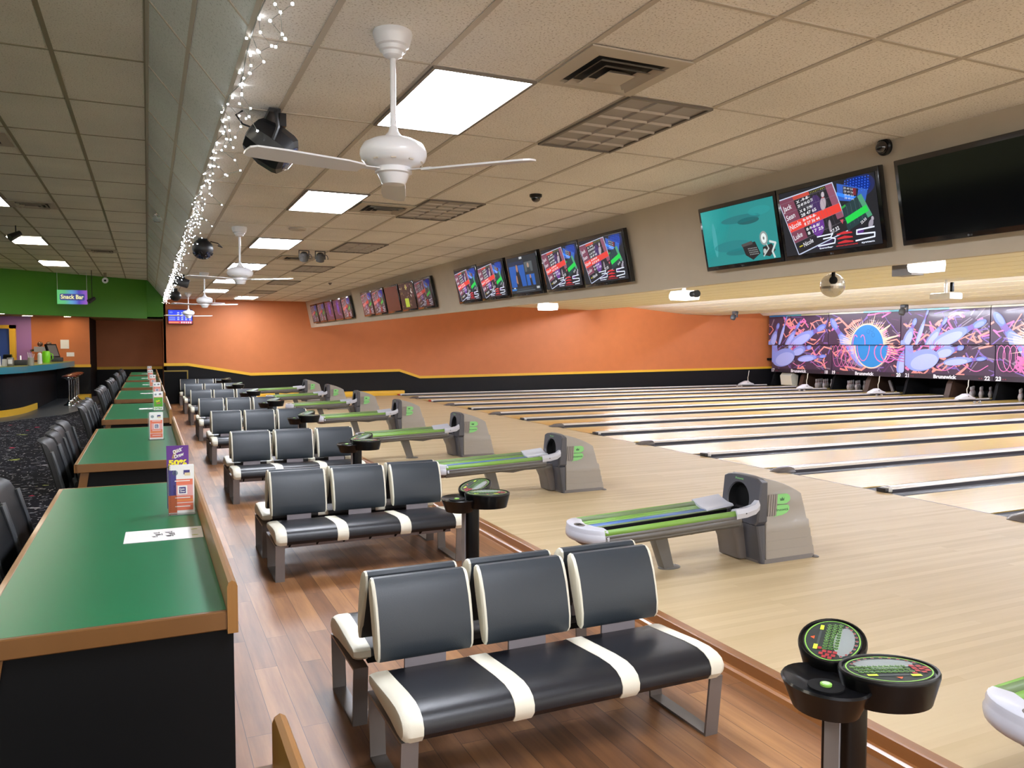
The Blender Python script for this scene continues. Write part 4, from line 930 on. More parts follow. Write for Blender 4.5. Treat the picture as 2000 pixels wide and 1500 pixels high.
        for a in range(7): d.ell(.0+.05*math.cos(a), .19+.035*math.sin(a), .03, .012, E('#d8c878'), 3, rot=a, n=10)
        for a in range(6): d.ell(.30+.05*math.cos(a), .06+.07*math.sin(a*1.3), .028, .016, E('#d8cfc8'), 3, rot=a*2, n=10)
        d.rect(-.20, -.22, .06, -.04, E('#b5cc3c'), 4)
    elif kind == 'violet':
        d.rect(-.485, -.262, .485, .262, E('#3c1c3c'), 0)
        for r, h in ((.2, '#4a2268'), (.13, '#5a2c9c'), (.07, '#7a48c8')): d.ell(.05, .06, r, r*1.1, E(h), 1)
        rr = random.Random(5)
        for i in range(14): d.ell(rr.uniform(-.4, .4), rr.uniform(-.2, .2), .03, .02, E('#9a6aa0'), 2, rot=i, n=8)
    elif kind == 'brown':
        d.rect(-.485, -.262, .485, .262, emat('screen_brown', '#4c2014', 1.0), 0)
    b.build('screen', t, smooth=0)
    return t
FACE = Matrix(((0, -.2015, -.9795, 0), (-1, 0, 0, 0), (0, .9795, -.2015, 0), (0, 0, 0, 1)))
UPV = Vector((-.2015, 0, .9795)); NV = Vector((-.9795, 0, -.2015))
def place_tv(o, yc, lab, dv=0):
    P = Vector((4.9, yc, 3.245))+UPV*(-.457+dv)+NV*.055
    o.matrix_world = Matrix.Translation(P) @ FACE
    o['label'] = lab; return o
tv_score = make_tv('score'); tv_w1 = make_tv('score', .35, .85); tv_w2 = make_tv('score', .25, .55)  # far screens: view-angle dimming and reddening put into their colours
place_tv(make_tv('off'), 3.575, 'black switched off monitor cut by the picture edge, beside the lit score monitor')
place_tv(tv_score, 4.745, 'score monitor showing Jack, Sean, Nicole and Luke, closest to the front')
place_tv(make_tv('teal'), 5.79, 'monitor with a teal picture of a typewriter and desk lamp')
def tvc(src, yc, lab): return place_tv(copy_tree(src), yc, lab)
tvc(tv_score, 8.17, 'score monitor, first of the second group of five along the soffit')
tvc(tv_score, 9.215, 'score monitor between the news monitor and the first monitor of the second group')
place_tv(make_tv('news', 0, .8), 10.36, 'monitor showing a blue news broadcast with several people')
tvc(tv_score, 11.51, 'score monitor directly beyond the blue news monitor')
tvc(tv_score, 12.57, 'score monitor ending the second group of five')
place_tv(tv_w2, 14.89, 'score monitor at the front end of the third group, beside the floral picture')
place_tv(make_tv('floral', .0, .8), 15.96, 'monitor showing pale flowers and a lime green note on dark ground')
place_tv(make_tv('brown'), 17.08, 'monitor with a plain dim reddish brown screen')
place_tv(tv_w1, 18.22, 'washed out score monitor next to the plain brown screen')
tvc(tv_w1, 19.27, 'washed out score monitor ending the third group')
tvc(tv_w1, 21.5, 'washed out score monitor at the front end of the last group')
tv_v = place_tv(make_tv('violet', .1, .9), 22.6, 'dim violet monitor next to the first score monitor of the last group')
tvc(tv_v, 23.75, 'dim violet monitor, middle of the last group by the far wall')
tvc(tv_w2, 24.9, 'dark reddish score monitor, second from the far wall')
tvc(tv_w2, 26.05, 'dark reddish score monitor closest to the far wall')

# blue score monitor on the far wall
t = thing('wall_monitor', 'small bright blue score monitor on the orange far wall, behind the last fan', 'monitor', (.96, 27.48, 2.67))
b = MB(); b.rbox((-.37, -.0, -.235), (.37, .06, .235), M_TVB, .008); b.build('casing', t)
b = MB(); d = Draw(b, (0, -.001, 0), (1, 0, 0), (0, 0, 1), (0, -1, 0), eps=.002, clip=(-.35, -.215, .35, .215))
E = lambda h: col_e(h, 1.3)
d.rect(-.35, -.13, .35, .215, E('#1b36d8'), 0); d.rect(-.35, -.215, .35, -.13, E('#c9404e'), 0); d.ell(-.27, .14, .05, .03, E('#5a78f0'), 1)
for i in range(4):
    for j in range(5): d.rect(-.09+i*.115, -.10+j*.055, -.03+i*.115, -.075+j*.055, E('#c8d4ff'), 1)
for j in range(3): d.rect(-.33, -.10+j*.055, -.15, -.08+j*.055, E('#8fa4f8'), 1)
for i in range(5): d.rect(.02+i*.065, -.20, .06+i*.065, -.15, E('#f0d0e0'), 1)
d.rect(-.33, -.19, -.05, -.165, E('#f0a060'), 1); b.build('screen', t, smooth=0)
t = thing('exit_mount', 'thin pale bar on the ceiling beside the last fan, by the far wall', 'fixture', (1.95, 26.9, ZCEIL))
b = MB(); b.box((-.45, -.03, -.16), (.30, .03, -.13), M_WHITE); b.build('bar', t, smooth=0); b = MB(); b.box((-.02, -.02, -.14), (.02, .02, 0), M_TBAR); b.build('stem', t, smooth=0)
t.name = 'ceiling_bar'

# ================================================================ printed masks over the pins
def pm(name, h): return mat('mask_'+name, h, 0.35, coat=.2)
MK = dict(bg=pm('dark', '#453349'), coral=pm('coral', '#f59a90'), pink=pm('pink', '#e07ab8'), viol=pm('violet', '#7c62ae'), grey=pm('grey', '#8a7d8c'), plum=pm('plum', '#5c3a60'), pin=pm('pin', '#6f84da'), pin2=pm('pin_pale', '#8c9ce8'), pin3=pm('pin_palest', '#adb9f6'), ball=pm('ball', '#2c86cc'), balld=pm('ball_dark', '#1f6ca8'), cream=pm('cream', '#f8d6bc'), magenta=pm('magenta', '#c255a8'), band=pm('band', '#2e2631'), white=pm('white', '#ececf0'), red=pm('red', '#9a2038'), blue=pm('top_blue', '#2f86cc'), cyan=pm('top_cyan', '#5fb0bc'), topc=pm('top_cream', '#c8c49c'))
def pinshape(d, x0, y0, x1, y1, w, l):
    """pin from base (x0,y0) to head (x1,y1), w = half width of the belly; drawn as overlapping convex pieces"""
    dx, dy = x1-x0, y1-y0; L = math.hypot(dx, dy); a = math.atan2(dy, dx); c, s = math.cos(a), math.sin(a)
    def P(u, v): return (x0+u*L*c-v*s, y0+u*L*s+v*c)
    d.poly([P(.50, w*.80), P(.72, w*.34), P(.72, -w*.34), P(.50, -w*.80)], MK['pin'], l)
    d.ell(*P(.33, 0), L*.33, w, MK['pin2'], l+.3, rot=a); d.ell(*P(.30, -w*.18), L*.27, w*.72, MK['pin3'], l+.6, rot=a)
    d.ell(*P(.88, 0), L*.13, w*.52, MK['pin'], l+.9, rot=a); d.ell(*P(.88, -w*.1), L*.09, w*.34, MK['pin2'], l+1.2, rot=a)
    d.poly([P(.68, w*.34), P(.78, w*.40), P(.78, -w*.40), P(.68, -w*.34)], MK['viol'], l+1.5)
def scribbles(d, W, H, seed):
    r = random.Random(seed)
    for i in range(75):
        x, y = r.uniform(0, W), r.uniform(0, H); a = r.uniform(-1.2, 1.2); L = r.uniform(.2, .7)
        d.stroke([(x, y), (x+L*math.cos(a), y+L*math.sin(a))], r.uniform(.02, .06), MK[r.choice(('viol', 'grey', 'viol', 'plum'))], .3+(i % 20)*.06)
    for i in range(26):
        x, y = r.uniform(0, W), r.uniform(.1, H-.1); p = [(x, y)]
        for j in range(r.randint(4, 7)):
            a = r.choice((.5, 2.4, -.9, 3.6, -2.1, .2, 3.0))+r.uniform(-.3, .3); L = r.uniform(.12, .42); p.append((p[-1][0]+L*math.cos(a), min(max(p[-1][1]+L*math.sin(a), .03), H-.03)))
        d.stroke(p, r.uniform(.035, .08), MK['coral'] if i % 4 else MK['pink'], 1.6+(i % 20)*.08)
def artwork(d, kind, W, seed):
    """W by 2.3 m picture, origin at the lower left corner"""
    scribbles(d, W, 2.3, seed)
    if kind == 'A':
        pinshape(d, .15, .95, .62, 2.0, .17, 4); pinshape(d, .62, 1.0, 1.15, 2.42, .085, 4); pinshape(d, 1.0, .9, 1.85, 2.0, .15, 6)
        pinshape(d, 1.3, 1.05, 3.25, 1.85, .24, 8); pinshape(d, .0, .9, .35, 1.35, .2, 3); d.ell(.05, .75, .3, .45, MK['pin2'], 5)
        for i in range(9): a = -.2+i*.25; d.poly([(1.25, .82), (1.25+.6*math.cos(a), .82+.45*math.sin(a)), (1.30, .75)], MK['magenta'], 9)
        pinshape(d, 1.25, .72, 2.3, 1.0, .19, 10); d.ell(.72, .52, .68, .38, MK['pin2'], 12, rot=.22, n=36); d.ell(.80, .46, .55, .27, MK['pin3'], 13, rot=.22, n=36)
        pinshape(d, 1.55, .45, 3.1, .62, .14, 10)
        d.stroke([(1.3+.9*i/14, .30-.12*math.sin(i*.35)) for i in range(30)], .028, MK['pink'], 9)
        for i in range(12): d.stroke([(.0+.05*i, 1.0-.02*i), (.5+.03*i, .55+.02*i)], .008, MK['magenta'], 11) if i % 3 == 0 else None
    else:
        pinshape(d, 1.55, .25, .12, 2.1, .26, 4)
        cx, cy = 1.92, 1.02
        r = random.Random(2)
        for i in range(50):
            a = -.45+i*(PI+.8)/49; L = r.uniform(1.0, 1.45)*(1.0 if r.random() > .25 else 1.15); w = .085
            d.poly([(cx+.5*math.cos(a-w), cy+.5*math.sin(a-w)), (cx+L*.95*math.cos(a), cy+L*.82*math.sin(a)), (cx+.5*math.cos(a+w), cy+.5*math.sin(a+w))], MK['cream'], 6+(i % 12)*.06)
        for a, L in ((.78, 1.5), (.35, 1.55)):
            d.poly([(cx+.6*math.cos(a-.08), cy+.6*math.sin(a-.08)), (cx+L*.9*math.cos(a-.03), cy+L*.7*math.sin(a-.03)), (cx+L*math.cos(a), cy+L*.78*math.sin(a)), (cx+.6*math.cos(a+.1), cy+.6*math.sin(a+.1))], MK['cream'], 7)
        d.ell(cx, cy, .80, .86, MK['cream'], 8, n=40); d.ell(cx, cy, .745, .81, MK['ball'], 9, n=40)
        for x, y in ((.05, .55), (.22, .62), (.28, .42)): d.ring(cx+x, cy+y, .065, .08, .014, MK['balld'], 10); 
        pinshape(d, 3.15, .0, 3.6, 1.3, .22, 5)
        def coil(x0, x1, y, ax, ay, turns, ph=0):
            n = int(turns*16); return [(x0+(x1-x0)*i/n+ax*math.cos(ph+i*2*PI/16), y+ay*math.sin(ph+i*2*PI/16)) for i in range(n+1)]
        d.stroke(coil(.15, 1.15, .62, .18, .42, 5), .022, MK['pink'], 12); d.stroke(coil(1.35, 1.75, .95, .2, .5, 1.2, 1), .035, MK['pink'], 12); d.stroke(coil(2.3, 2.75, .75, .28, .33, 1.6, 2), .045, MK['pink'], 12)
        for i in range(5): d.stroke([(2.6, .95-.09*i), (3.4, .85-.1*i)], .03, MK['magenta'], 11)
def mask_panel(k, kind):
    a, c = 29-2*k, 30-2*k
    ys = YC0+PT*(k+.5); W = PT-.03
    for part in ('lower', 'upper'):
        lower = part == 'lower'
        sh = 0.0 if lower else .14                  # the upper row sits a little further along than the lower one
        z0, z1 = (.60, 1.765) if lower else (1.79, 3.0)
        X = XM+.02 if lower else XM-.06
        b = MB(); b.box((X, ys+sh-W, z0), (X+.04, ys+sh, z1), MK['bg'])
        d = Draw(b, (X, ys+sh, z0), (0, -1, 0), (0, 0, 1), (-1, 0, 0), eps=.003, clip=(.0, 0, W, z1-z0))
        off = (.72-z0) if lower else (.72-z0)
        class Sub: pass
        dd = Draw(b, (X, ys+sh, .72), (0, -1, 0), (0, 0, 1), (-1, 0, 0), eps=.003, clip=(.0, (0 if lower else z0-.72), W, z1-.72))
        artwork(dd, kind, W, 11+k)
        if lower:
            d.rect(0, 0, W, .165, MK['band'], 15)
            d2 = Draw(b, (X, ys, z0), (0, -1, 0), (0, 0, 1), (-1, 0, 0), eps=.003)
            d2.text(str(a), .05, .02, .135, MK['white'], 17, bold=.04); d2.text(str(c), W-.30, .02, .135, MK['white'], 17, bold=.04)
            d2.text('Brunswick', W/2-.05, .025, .125, MK['white'], 17, center=True, wfit=.88, bold=.045)
            for x in (.30, .38, W-.40, W-.48): d2.ell(x, .07, .018, .018, MK['red'], 17, n=8)
            o = b.build('pin_mask', smooth=0); tag(o, 'printed lower panel over the pins numbered %d and %d, %s' % (a, c, 'blue white bowling pins' if kind == 'A' else 'lower half of a blue ball'), 'pin mask', 'lower printed panels')
        else:
            o = b.build('pin_mask', smooth=0); tag(o, 'printed upper panel above number %d, %s' % (a, 'heads of blue white pins' if kind == 'A' else 'blue ball top with cream spikes'), 'pin mask', 'upper printed panels')
    b = MB(); n = 16
    for i in range(n):
        m = MK['blue'] if i < 5 else (MK['cyan'] if i < 9 else MK['topc'])
        if kind == 'B': m = MK['topc'] if i < 8 else MK['cyan']
        b.box((XM-.05, ys+.14-W*(i+1)/n, 3.005), (XM-.01, ys+.14-W*i/n, 3.065), m)
    o = b.build('trim_strip', smooth=0); o['kind'] = 'structure'; o.name = 'trim_6'
for k, kind in ((6, 'A'), (5, 'B'), (4, 'A'), (3, 'B'), (2, 'A'), (1, 'B'), (0, 'A')): mask_panel(k, kind)

# pit behind the masks, kickback dividers, pins
M_KICK = mat('kickback_brown', '#3d2a20', 0.5)
b = MB(); b.box((26.4, YB, -.1), (26.5, FY, 1.2), M_MATBLACK); struct(b, 'wall_right', smooth=0)
b = MB(); b.box((XM+.06, YB, 1.1), (26.4, FY, 1.2), M_MATBLACK); struct(b, 'ceiling', smooth=0)
for k in range(2, 7):
    y = YC0+PT*k
    b = MB(); b.prism([(XM-.05, -.05), (26.3, -.05), (26.3, .62), (XM+.25, .62), (XM+.12, .45), (XM+.05, .2)], 'y', y-.10, y+.10, M_KICK)
    tag(b.build('kickback', smooth=.5), 'brown side board between the two pin decks under numbers %d and %d' % (29-2*k, 30-2*k), 'side board', 'side boards by the pin decks')
    y += 1.7
    b = MB(); b.prism([(XM-.05, -.05), (26.3, -.05), (26.3, .62), (XM+.25, .62), (XM+.12, .45), (XM+.05, .2)], 'y', y-.05, y+.05, M_MATBLACK)
    tag(b.build('kickback', smooth=.5), 'dark side board on the far side of the pin deck numbered %d' % (29-2*k), 'side board', 'side boards by the pin decks')
M_PIN = mat('pin_white', '#8f898b', 0.3, coat=.4); M_PINR = mat('pin_stripe_red', '#7a2a2a', .4)
def make_pin():
    pr = [(.026, 0), (.034, .02), (.057, .10), (.0605, .115), (.055, .16), (.036, .21), (.024, .24), (.0235, .255), (.029, .30), (.0325, .335), (.028, .362), (.015, .378), (.002, .381)]
    b = MB(); b.lathe(pr, (0, 0, 0), M_PIN, 14); o = b.build('bowling_pin')
    b = MB(); b.lathe([(.0255, .236), (.0262, .238), (.0262, .246), (.0255, .248)], (0, 0, 0), M_PINR, 14); b.build('stripe', o); return o
pin0 = make_pin(); fst = True
for k, s, num in ((6, -1, 18), (5, 1, 19), (4, -1, 22), (3, 1, 23)):
    yc = YC0+PT*k+s*.875
    for i, row in enumerate((1, 2, 3, 4)):
        for j in range(row):
            x = XM+.02+i*.264; y = yc+(j-(row-1)/2)*.3048
            lab = 'white bowling pin under number %d, %s' % (num, ('head pin', 'second row back', 'third row back', 'last row, mostly hidden')[i])+('' if row == 1 else ', %s from the wall side' % ORD[row-1-j])
            o = pin0 if fst else copy_tree(pin0); fst = False
            o.location = (x, y, .002); tag(o, lab, 'bowling pin', 'standing bowling pins')
# pit details
b = MB(); b.prism([(25.15, .05), (25.45, .02), (25.5, .5), (25.2, .58), (25.08, .45)], 'y', 26.1, 26.75, M_CREAM); tag(b.build('pin_curtain', smooth=.5), 'pale curved panel in the pit under number 17', 'panel')
b = MB(); b.tube([(25.0, YC0+PT*5-1.25, .05), (25.35, YC0+PT*5-.8, .42)], .05, M_STEEL); b.tube([(25.1, YC0+PT*5-1.3, .05), (25.45, YC0+PT*5-.85, .42)], .04, M_CHROME); tag(b.build('sweep_arm'), 'slanting metal bar in the pit under number 20', 'metal bar')
# white covers and sensors at the pin end of the dividers
def make_cover():
    t = thing('ball_sensor_cover', '', 'cover', group='white covers at the pin end')
    b = MB(); b.loft([[(x, -h, 0), (x, -h*.9, z*.7), (x, -h*.4, z), (x, h*.4, z), (x, h*.9, z*.7), (x, h, 0)] for x, h, z in ((-.36, .10, .03), (-.26, .13, .09), (-.06, .15, .16), (.08, .15, .165), (.20, .14, .09), (.34, .12, .05))], M_WHITE); b.build('shell', t)
    b = MB(); b.ball((-.02, -.14, .09), .018, M_MATBLACK, 8); b.build('lamp_hole', t)
    b = MB(); b.tube([(.1, 0, .15), (.12, .03, .30), (.1, -.03, .40), (.14, 0, .50), (.16, 0, .60)], .014, M_CREAM, 6); b.build('cable', t); return t
cv0 = make_cover(); fst = True
for k, num in ((6, 17), (5, 19), (4, 21), (3, 23), (2, 25)):
    o = cv0 if fst else copy_tree(cv0); fst = False
    o.location = (23.6, YC0+PT*(k+.5)-.02, .069); o['label'] = ('white plastic cover with a cable up to the mask, below number %d' % num) if num < 25 else 'white plastic cover at the pin end, past the picture edge'
b = MB(); b.tube([(-.12, 0, .03), (.12, 0, .03)], .012, M_CHROME, 6)
for x in (-.12, .12): b.ball((x, 0, .06), .04, M_CHROME, 10)
s0 = b.build('twin_sensor'); fst = True
for k in (6, 5, 4, 3):
    o = s0 if fst else copy_tree(s0); fst = False
    o.location = (21.8, YC0+PT*k, .068); tag(o, 'small pair of silver knobs on the wide divider between numbers %d and %d' % (29-2*k, 30-2*k), 'sensor', 'silver sensor pairs')

# ================================================================ lamps and fittings round the soffit and lane ceiling
M_TUBE = emat('cove_tube', '#eaf0ff', LANELIGHT); M_TUBE2 = emat('strip_tube', '#eff3ff', STRIPLIGHT); M_GLOW = emat('lamp_glow', '#ffffff', 3.0)
b0 = None
for i in range(9):
    y = -4.2+i*3.6
    b = MB(); b.box((16.45, y-1.6, 3.44), (16.60, y+1.6, 3.475), M_WHITE); 
    if b0 is None:
        t = thing('cove_light', '', 'lane light', (0, 0, 0), 'hidden tubes in the lane ceiling cove'); b = MB(); b.box((-.08, -1.6, 0), (.08, 1.6, .03), M_WHITE); b.build('batten', t, smooth=0)
        b = MB(); b.tube([(0, -1.55, -.02), (0, 1.55, -.02)], .018, M_TUBE, 8); b.build('tube', t); b0 = t; o = t
    else: o = copy_tree(b0)
    o.location = (16.2, y, 3.225); o['label'] = 'long white tube light tucked in the lane ceiling cove'
b1 = None
for i in range(16):
    y = -3.4+(i//2)*3.9+(1.9 if i % 2 else 0)
    if b1 is None:
        t = thing('strip_light', '', 'lane light', (0, 0, 0), 'strip lights behind the soffit'); b = MB(); b.box((-.08, -1.2, 0), (.08, 1.2, .05), M_WHITE); b.build('batten', t, smooth=0)
        b = MB(); b.tube([(0, -1.15, -.02), (0, 1.15, -.02)], .02, M_TUBE2, 8); b.build('tube', t); b1 = t; o = t
    else: o = copy_tree(b1)
    o.location = (7.2 if i % 2 else 9.4, y, 3.25 if i % 2 else 3.22); o['label'] = 'strip light on the lane ceiling behind the monitor soffit'
b2 = None  # extra tubes out of view, added to brighten the printed masks
for i in range(9):
    y = -4.2+i*3.6
    if b2 is None:
        t = thing('mask_fill_light', '', 'lane light', (0, 0, 0), 'added unseen tubes brightening the masks'); b = MB(); b.box((-.05, -1.6, 0), (.05, 1.6, .03), M_WHITE); b.build('batten', t, smooth=0)
        b = MB(); b.tube([(0, -1.55, -.02), (0, 1.55, -.02)], .018, emat('mask_tube', '#eef0ff', 125.0), 8); b.build('tube', t); b2 = t; o = t
    else: o = copy_tree(b2)
    o.location = (22.65, y, 3.185); o['label'] = 'added unseen tube light above the ceiling lip, brightening the printed masks'
def make_wash(cap):
    t = thing('flood_lamp', '', 'lamp', group='white lamps under the soffit')
    b = MB(); b.loft([[(x, y, z) for x, z in ((-.10, -.045), (-.11, 0), (-.10, .05), (.10, .05), (.11, 0), (.10, -.045))] for y in (-.13, .10)]+[[(x*.6, .18, z*.5) for x, z in ((-.10, -.045), (-.11, 0), (-.10, .05), (.10, .05), (.11, 0), (.10, -.045))]], M_GLOW); b.build('diffuser', t)
    b = MB(); b.box((-.015, -.015, .04), (.015, .015, .13), M_WHITE); b.build('bracket', t, smooth=0)
    if cap: b = MB(); b.tube([(0, -.13, .01), (0, -.20, .01)], .03, M_MATBLACK, 12); b.tube([(0, -.20, .01), (0, -.235, .01)], .038, M_BLACK, 12); b.build('lens_cap', t)
    return t
w0 = make_wash(True); w0.location = (5.25, 7.05, 2.30); w0['label'] = 'glowing white lamp with a black end, under the soffit below the teal monitor'
w1 = make_wash(False); w1.location = (5.25, 10.27, 2.32); w1['label'] = 'glowing white lamp under the soffit between the news and score monitors'
t = clone(w1, (5.25, 4.12, 2.36), 'glowing white lamp beside a grey box, under the soffit by the switched off monitor')
b = MB(); b.box((-.08, .10, -.06), (.08, .34, .05), M_STEEL); b.build('housing', t, smooth=0); t.scale = (.8, .72, 1.1)
# mirror ball
t = thing('mirror_ball', 'silver mirror ball hanging under the soffit', 'mirror ball', (6.0, 5.72, 2.345))
def mirror_mat():
    m = bpy.data.materials.new('mirror_facets'); m.use_nodes = True; nt = m.node_tree; b = nt.nodes['Principled BSDF']
    b.inputs['Metallic'].default_value = .85; b.inputs['Roughness'].default_value = .3; b.inputs['Roughness'].default_value = .22
    v = nt.nodes.new('ShaderNodeTexVoronoi'); v.inputs['Scale'].default_value = 75; tc = nt.nodes.new('ShaderNodeTexCoord'); nt.links.new(tc.outputs['Object'], v.inputs['Vector'])
    bp = nt.nodes.new('ShaderNodeBump'); bp.inputs['Strength'].default_value = .9; bp.inputs['Distance'].default_value = .01
    sp = nt.nodes.new('ShaderNodeSeparateColor'); nt.links.new(v.outputs['Color'], sp.inputs[0]); nt.links.new(sp.outputs[0], bp.inputs['Height']); nt.links.new(bp.outputs[0], b.inputs['Normal'])
    b.inputs['Base Color'].default_value = (*rgb('#dad6cc'), 1); return m
M_MIRROR = mirror_mat()
b = MB(); b.ball((0, 0, 0), .115, M_MIRROR, 30); o = b.build('ball', t, smooth=0)
b = MB(); b.tube([(0, 0, .11), (0, 0, .22)], .004, M_BLACK, 6); b.build('cord', t)
b = MB(); b.box((-.9, -.02, .215), (.03, .02, .235), M_BEAM); b.rbox((-.035, -.035, .19), (.035, .035, .24), M_MATBLACK, .01); b.build('hanger', t)
t = thing('spot_lamp', 'small dark round lamp under the soffit beside the mirror ball', 'lamp', (5.2, 4.95, 2.31)); b = MB(); b.ball((0, 0, 0), .035, M_MATBLACK, 12); b.box((-.01, -.01, .02), (.01, .01, .07), M_MATBLACK); b.build('body', t)
# projector on a white pole
t = thing('projector', 'white projector hanging from the lane ceiling on a white pole', 'projector', (15.6, 11.75, 3.165)); b = MB(); b.rbox((-.2, -.25, -.42), (.2, .25, -.28), M_WHITE, .03); b.build('body', t); b = MB(); b.tube([(0, 0, 0), (0, 0, -.3)], .03, M_WHITE, 10); b.build('pole', t); b = MB(); b.rbox((.04, -.12, -.25), (.10, -.06, -.05), M_MATBLACK, .01); b.build('junction_box', t)
def make_head(scale=1.0):
    t = thing('stage_lamp', '', 'lamp', group='grey moving head lamps')
    m = mat('lamp_grey', '#45474c', .4)
    b = MB(); b.rbox((-.09, -.09, -.10), (.09, .09, 0), m, .02); b.build('base', t)
    b = MB()
    for s in (-1, 1): b.rbox((-.03, s*.11-.02, -.24), (.03, s*.11+.02, -.06), m, .01)
    b.build('yoke', t)
    b = MB(); b.lathe([(.05, -.13), (.09, -.17), (.105, -.23), (.10, -.30), (.085, -.34), (.07, -.345)], (0, 0, 0), m, 20, T=Matrix.Rotation(.4, 4, 'Y')); b.build('head', t); return t
h0 = make_head(); h0.location = (20.5, 24.3, 3.07); h0['label'] = 'grey stage lamp on the lane ceiling before the orange wall'
clone(h0, (21.8, 17.85, 3.052), 'grey stage lamp hanging in front of the printed masks')
# dome cameras
def make_dome(loc, lab, tilt=0):
    t = thing('dome_camera', lab, 'security camera', loc, rot=(0, tilt, 0)); b = MB(); b.lathe([(.062, 0), (.062, -.02), (.052, -.03)], (0, 0, 0), M_BLACK, 24); b.build('base', t); b = MB(); b.ball((0, 0, -.03), .047, mat('dome_glass', '#1a1618', .08, coat=1), 18); b.build('dome', t); return t
make_dome((3.49, 7.08, ZCEIL), 'black dome camera on the hall ceiling')
make_dome((4.87, 4.18, 3.20), 'dark dome camera on the soffit by the corner of the switched off monitor', PI/2-.2)

# ================================================================ party lights at the ceiling edge
M_DJ = mat('dj_black', '#0e0f13', 0.45, coat=.1); M_LENS = mat('dj_lens', '#2a3550', 0.1, coat=1)
t = thing('disco_lamp', 'large black ribbed disco lamp hanging nearest the front at the ceiling edge', 'disco lamp', (.73, 5.3, 3.24))
t['label'] = 'large black ribbed disco lamp, first from the front at the ceiling edge'
b = MB(); T = Matrix.Translation((-.0, 0, -.20)) @ Matrix.Rotation(2.2, 4, 'Y') @ Matrix.Rotation(.25, 4, 'X')
loops = []
for z, r in ((-.14, .07), (-.12, .11), (0, .135), (.10, .13), (.13, .12), (.15, .09)):
    loops.append([(r*(1+.05*(i % 2))*math.cos(2*PI*i/20), r*(1+.05*(i % 2))*math.sin(2*PI*i/20), z) for i in range(20)])
b.loft(loops, M_DJ, T=T); b.build('housing', t, smooth=.3)
b = MB(); b.lathe([(.085, .151), (.07, .165), (.03, .172), (.001, .174)], (0, 0, 0), M_LENS, 20, T=T); b.build('lens', t)
b = MB(); b.box((-.02, -.14, -.03), (.05, .14, -.005), M_DJ)
for s in (-1, 1): b.tube([(.02, s*.14, -.02), (.03, s*.15, -.12), (.0, s*.14, -.2)], .012, M_DJ, 6)
b.box((.06, -.03, -.08), (.10, .03, 0), M_DJ); b.build('yoke', t)
b = MB(); b.tube([(-.10, .02, -.10), (-.16, .03, -.08), (-.2, .02, -.03), (-.16, .0, -.005)], .006, M_DJ, 6); b.build('cable', t)
t = thing('disco_lamp', 'round black disco lamp with a honeycomb of lenses, behind the icicle lights', 'disco lamp', (.72, 11.9, 3.24))
b = MB(); b.ball((0, 0, -.13), .14, M_DJ, 22, sc=(1, 1, .95))
for i in range(7):
    for j in range(3):
        a = 2*PI*i/7+j*.4; e = .25+j*.38; b.lathe([(.026, .128), (.024, .150), (.018, .148), (.001, .140)], (0, 0, 0), M_LENS if (i+j) % 2 else M_DJ, 10, T=Matrix.Translation((0, 0, -.13)) @ Matrix.Rotation(a, 4, 'Z') @ Matrix.Rotation(PI-e, 4, 'Y'))
b.build('housing', t); b = MB(); b.box((-.06, -.06, -.03), (.06, .06, 0), M_DJ); b.tube([(.1, 0, -.03), (.2, .0, -.05), (.26, .05, -.10), (.2, .03, -.08)], .008, M_DJ, 6); b.build('mount', t)
t = thing('disco_lamp', 'small black box shaped lamp on a stem, beside the icicle lights by the third fan', 'disco lamp', (.71, 18.0, 3.24))
b = MB(); b.rbox((-.15, -.12, -.25), (.15, .12, -.08), M_DJ, .02, T=Matrix.Rotation(.3, 4, 'Y')); b.build('housing', t); b = MB(); b.box((-.02, -.02, -.12), (.02, .02, 0), M_DJ); b.build('stem', t)
t = thing('disco_lamp', 'dark round lamp at the ceiling edge above the wall monitor', 'disco lamp', (.68, 22.5, 3.24)); b = MB(); b.ball((0, 0, -.19), .14, M_DJ, 16); b.box((-.05, -.05, -.08), (.05, .05, 0), M_DJ); b.build('housing', t)
def make_par():
    t = thing('par_lamp', '', 'lamp', group='pair of small stage lamps'); m = mat('par_grey', '#3a3734', .4)
    b = MB()
    for s in (-1, 1): b.box((s*.075-.006, -.01, -.13), (s*.075+.006, .01, 0), m)
    b.box((-.08, -.012, -.012), (.08, .012, 0), m); b.build('yoke', t)
    b = MB(); b.lathe([(.045, -.17), (.065, -.16), (.065, -.06), (.04, -.03)], (0, 0, 0), m, 16, T=Matrix.Translation((0, 0, -.10)) @ Matrix.Rotation(.5, 4, 'X') @ Matrix.Translation((0, 0, .10))); b.build('can', t)
    b = MB(); b.tube([(.07, 0, -.06), (.10, .0, -.06), (.12, .0, -.10), (.12, 0, -.13)], .006, m, 6); b.build('cable', t); return t
p0 = make_par(); p0.location = (2.24, 12.7, ZCEIL); p0['label'] = 'small dark stage lamp on the ceiling, the one on the fan side of the pair'
clone(p0, (2.49, 12.7, ZCEIL), 'small dark stage lamp on the ceiling, the one on the monitor side of the pair')
for i, (x, y, z, lab) in enumerate(((-2.0, 15.9, 3.8, 'small black spotlight on the concourse ceiling above a lit panel'), (-2.75, 15.3, 3.8, 'small dark violet lamp on the concourse ceiling at the picture edge'), (-1.35, 24.5, 3.8, 'small dark lamp against the green wall to one side of the snack bar sign'))):
    t = thing('spotlight', lab, 'lamp', (x, y, z)); L_ = (.12, .12, .75)[i]
    b = MB(); b.tube([(0, 0, 0), (0, 0, -L_)], .01, M_DJ, 6); b.build('stem', t); b = MB(); b.tube([(-.08, -.06, -L_-.10), (.06, .04, -L_-.0)], .06, M_DJ if i != 1 else mat('violet_dark', '#3a1f50', .4), 12, rs=[.065, .045]); b.build('can', t)
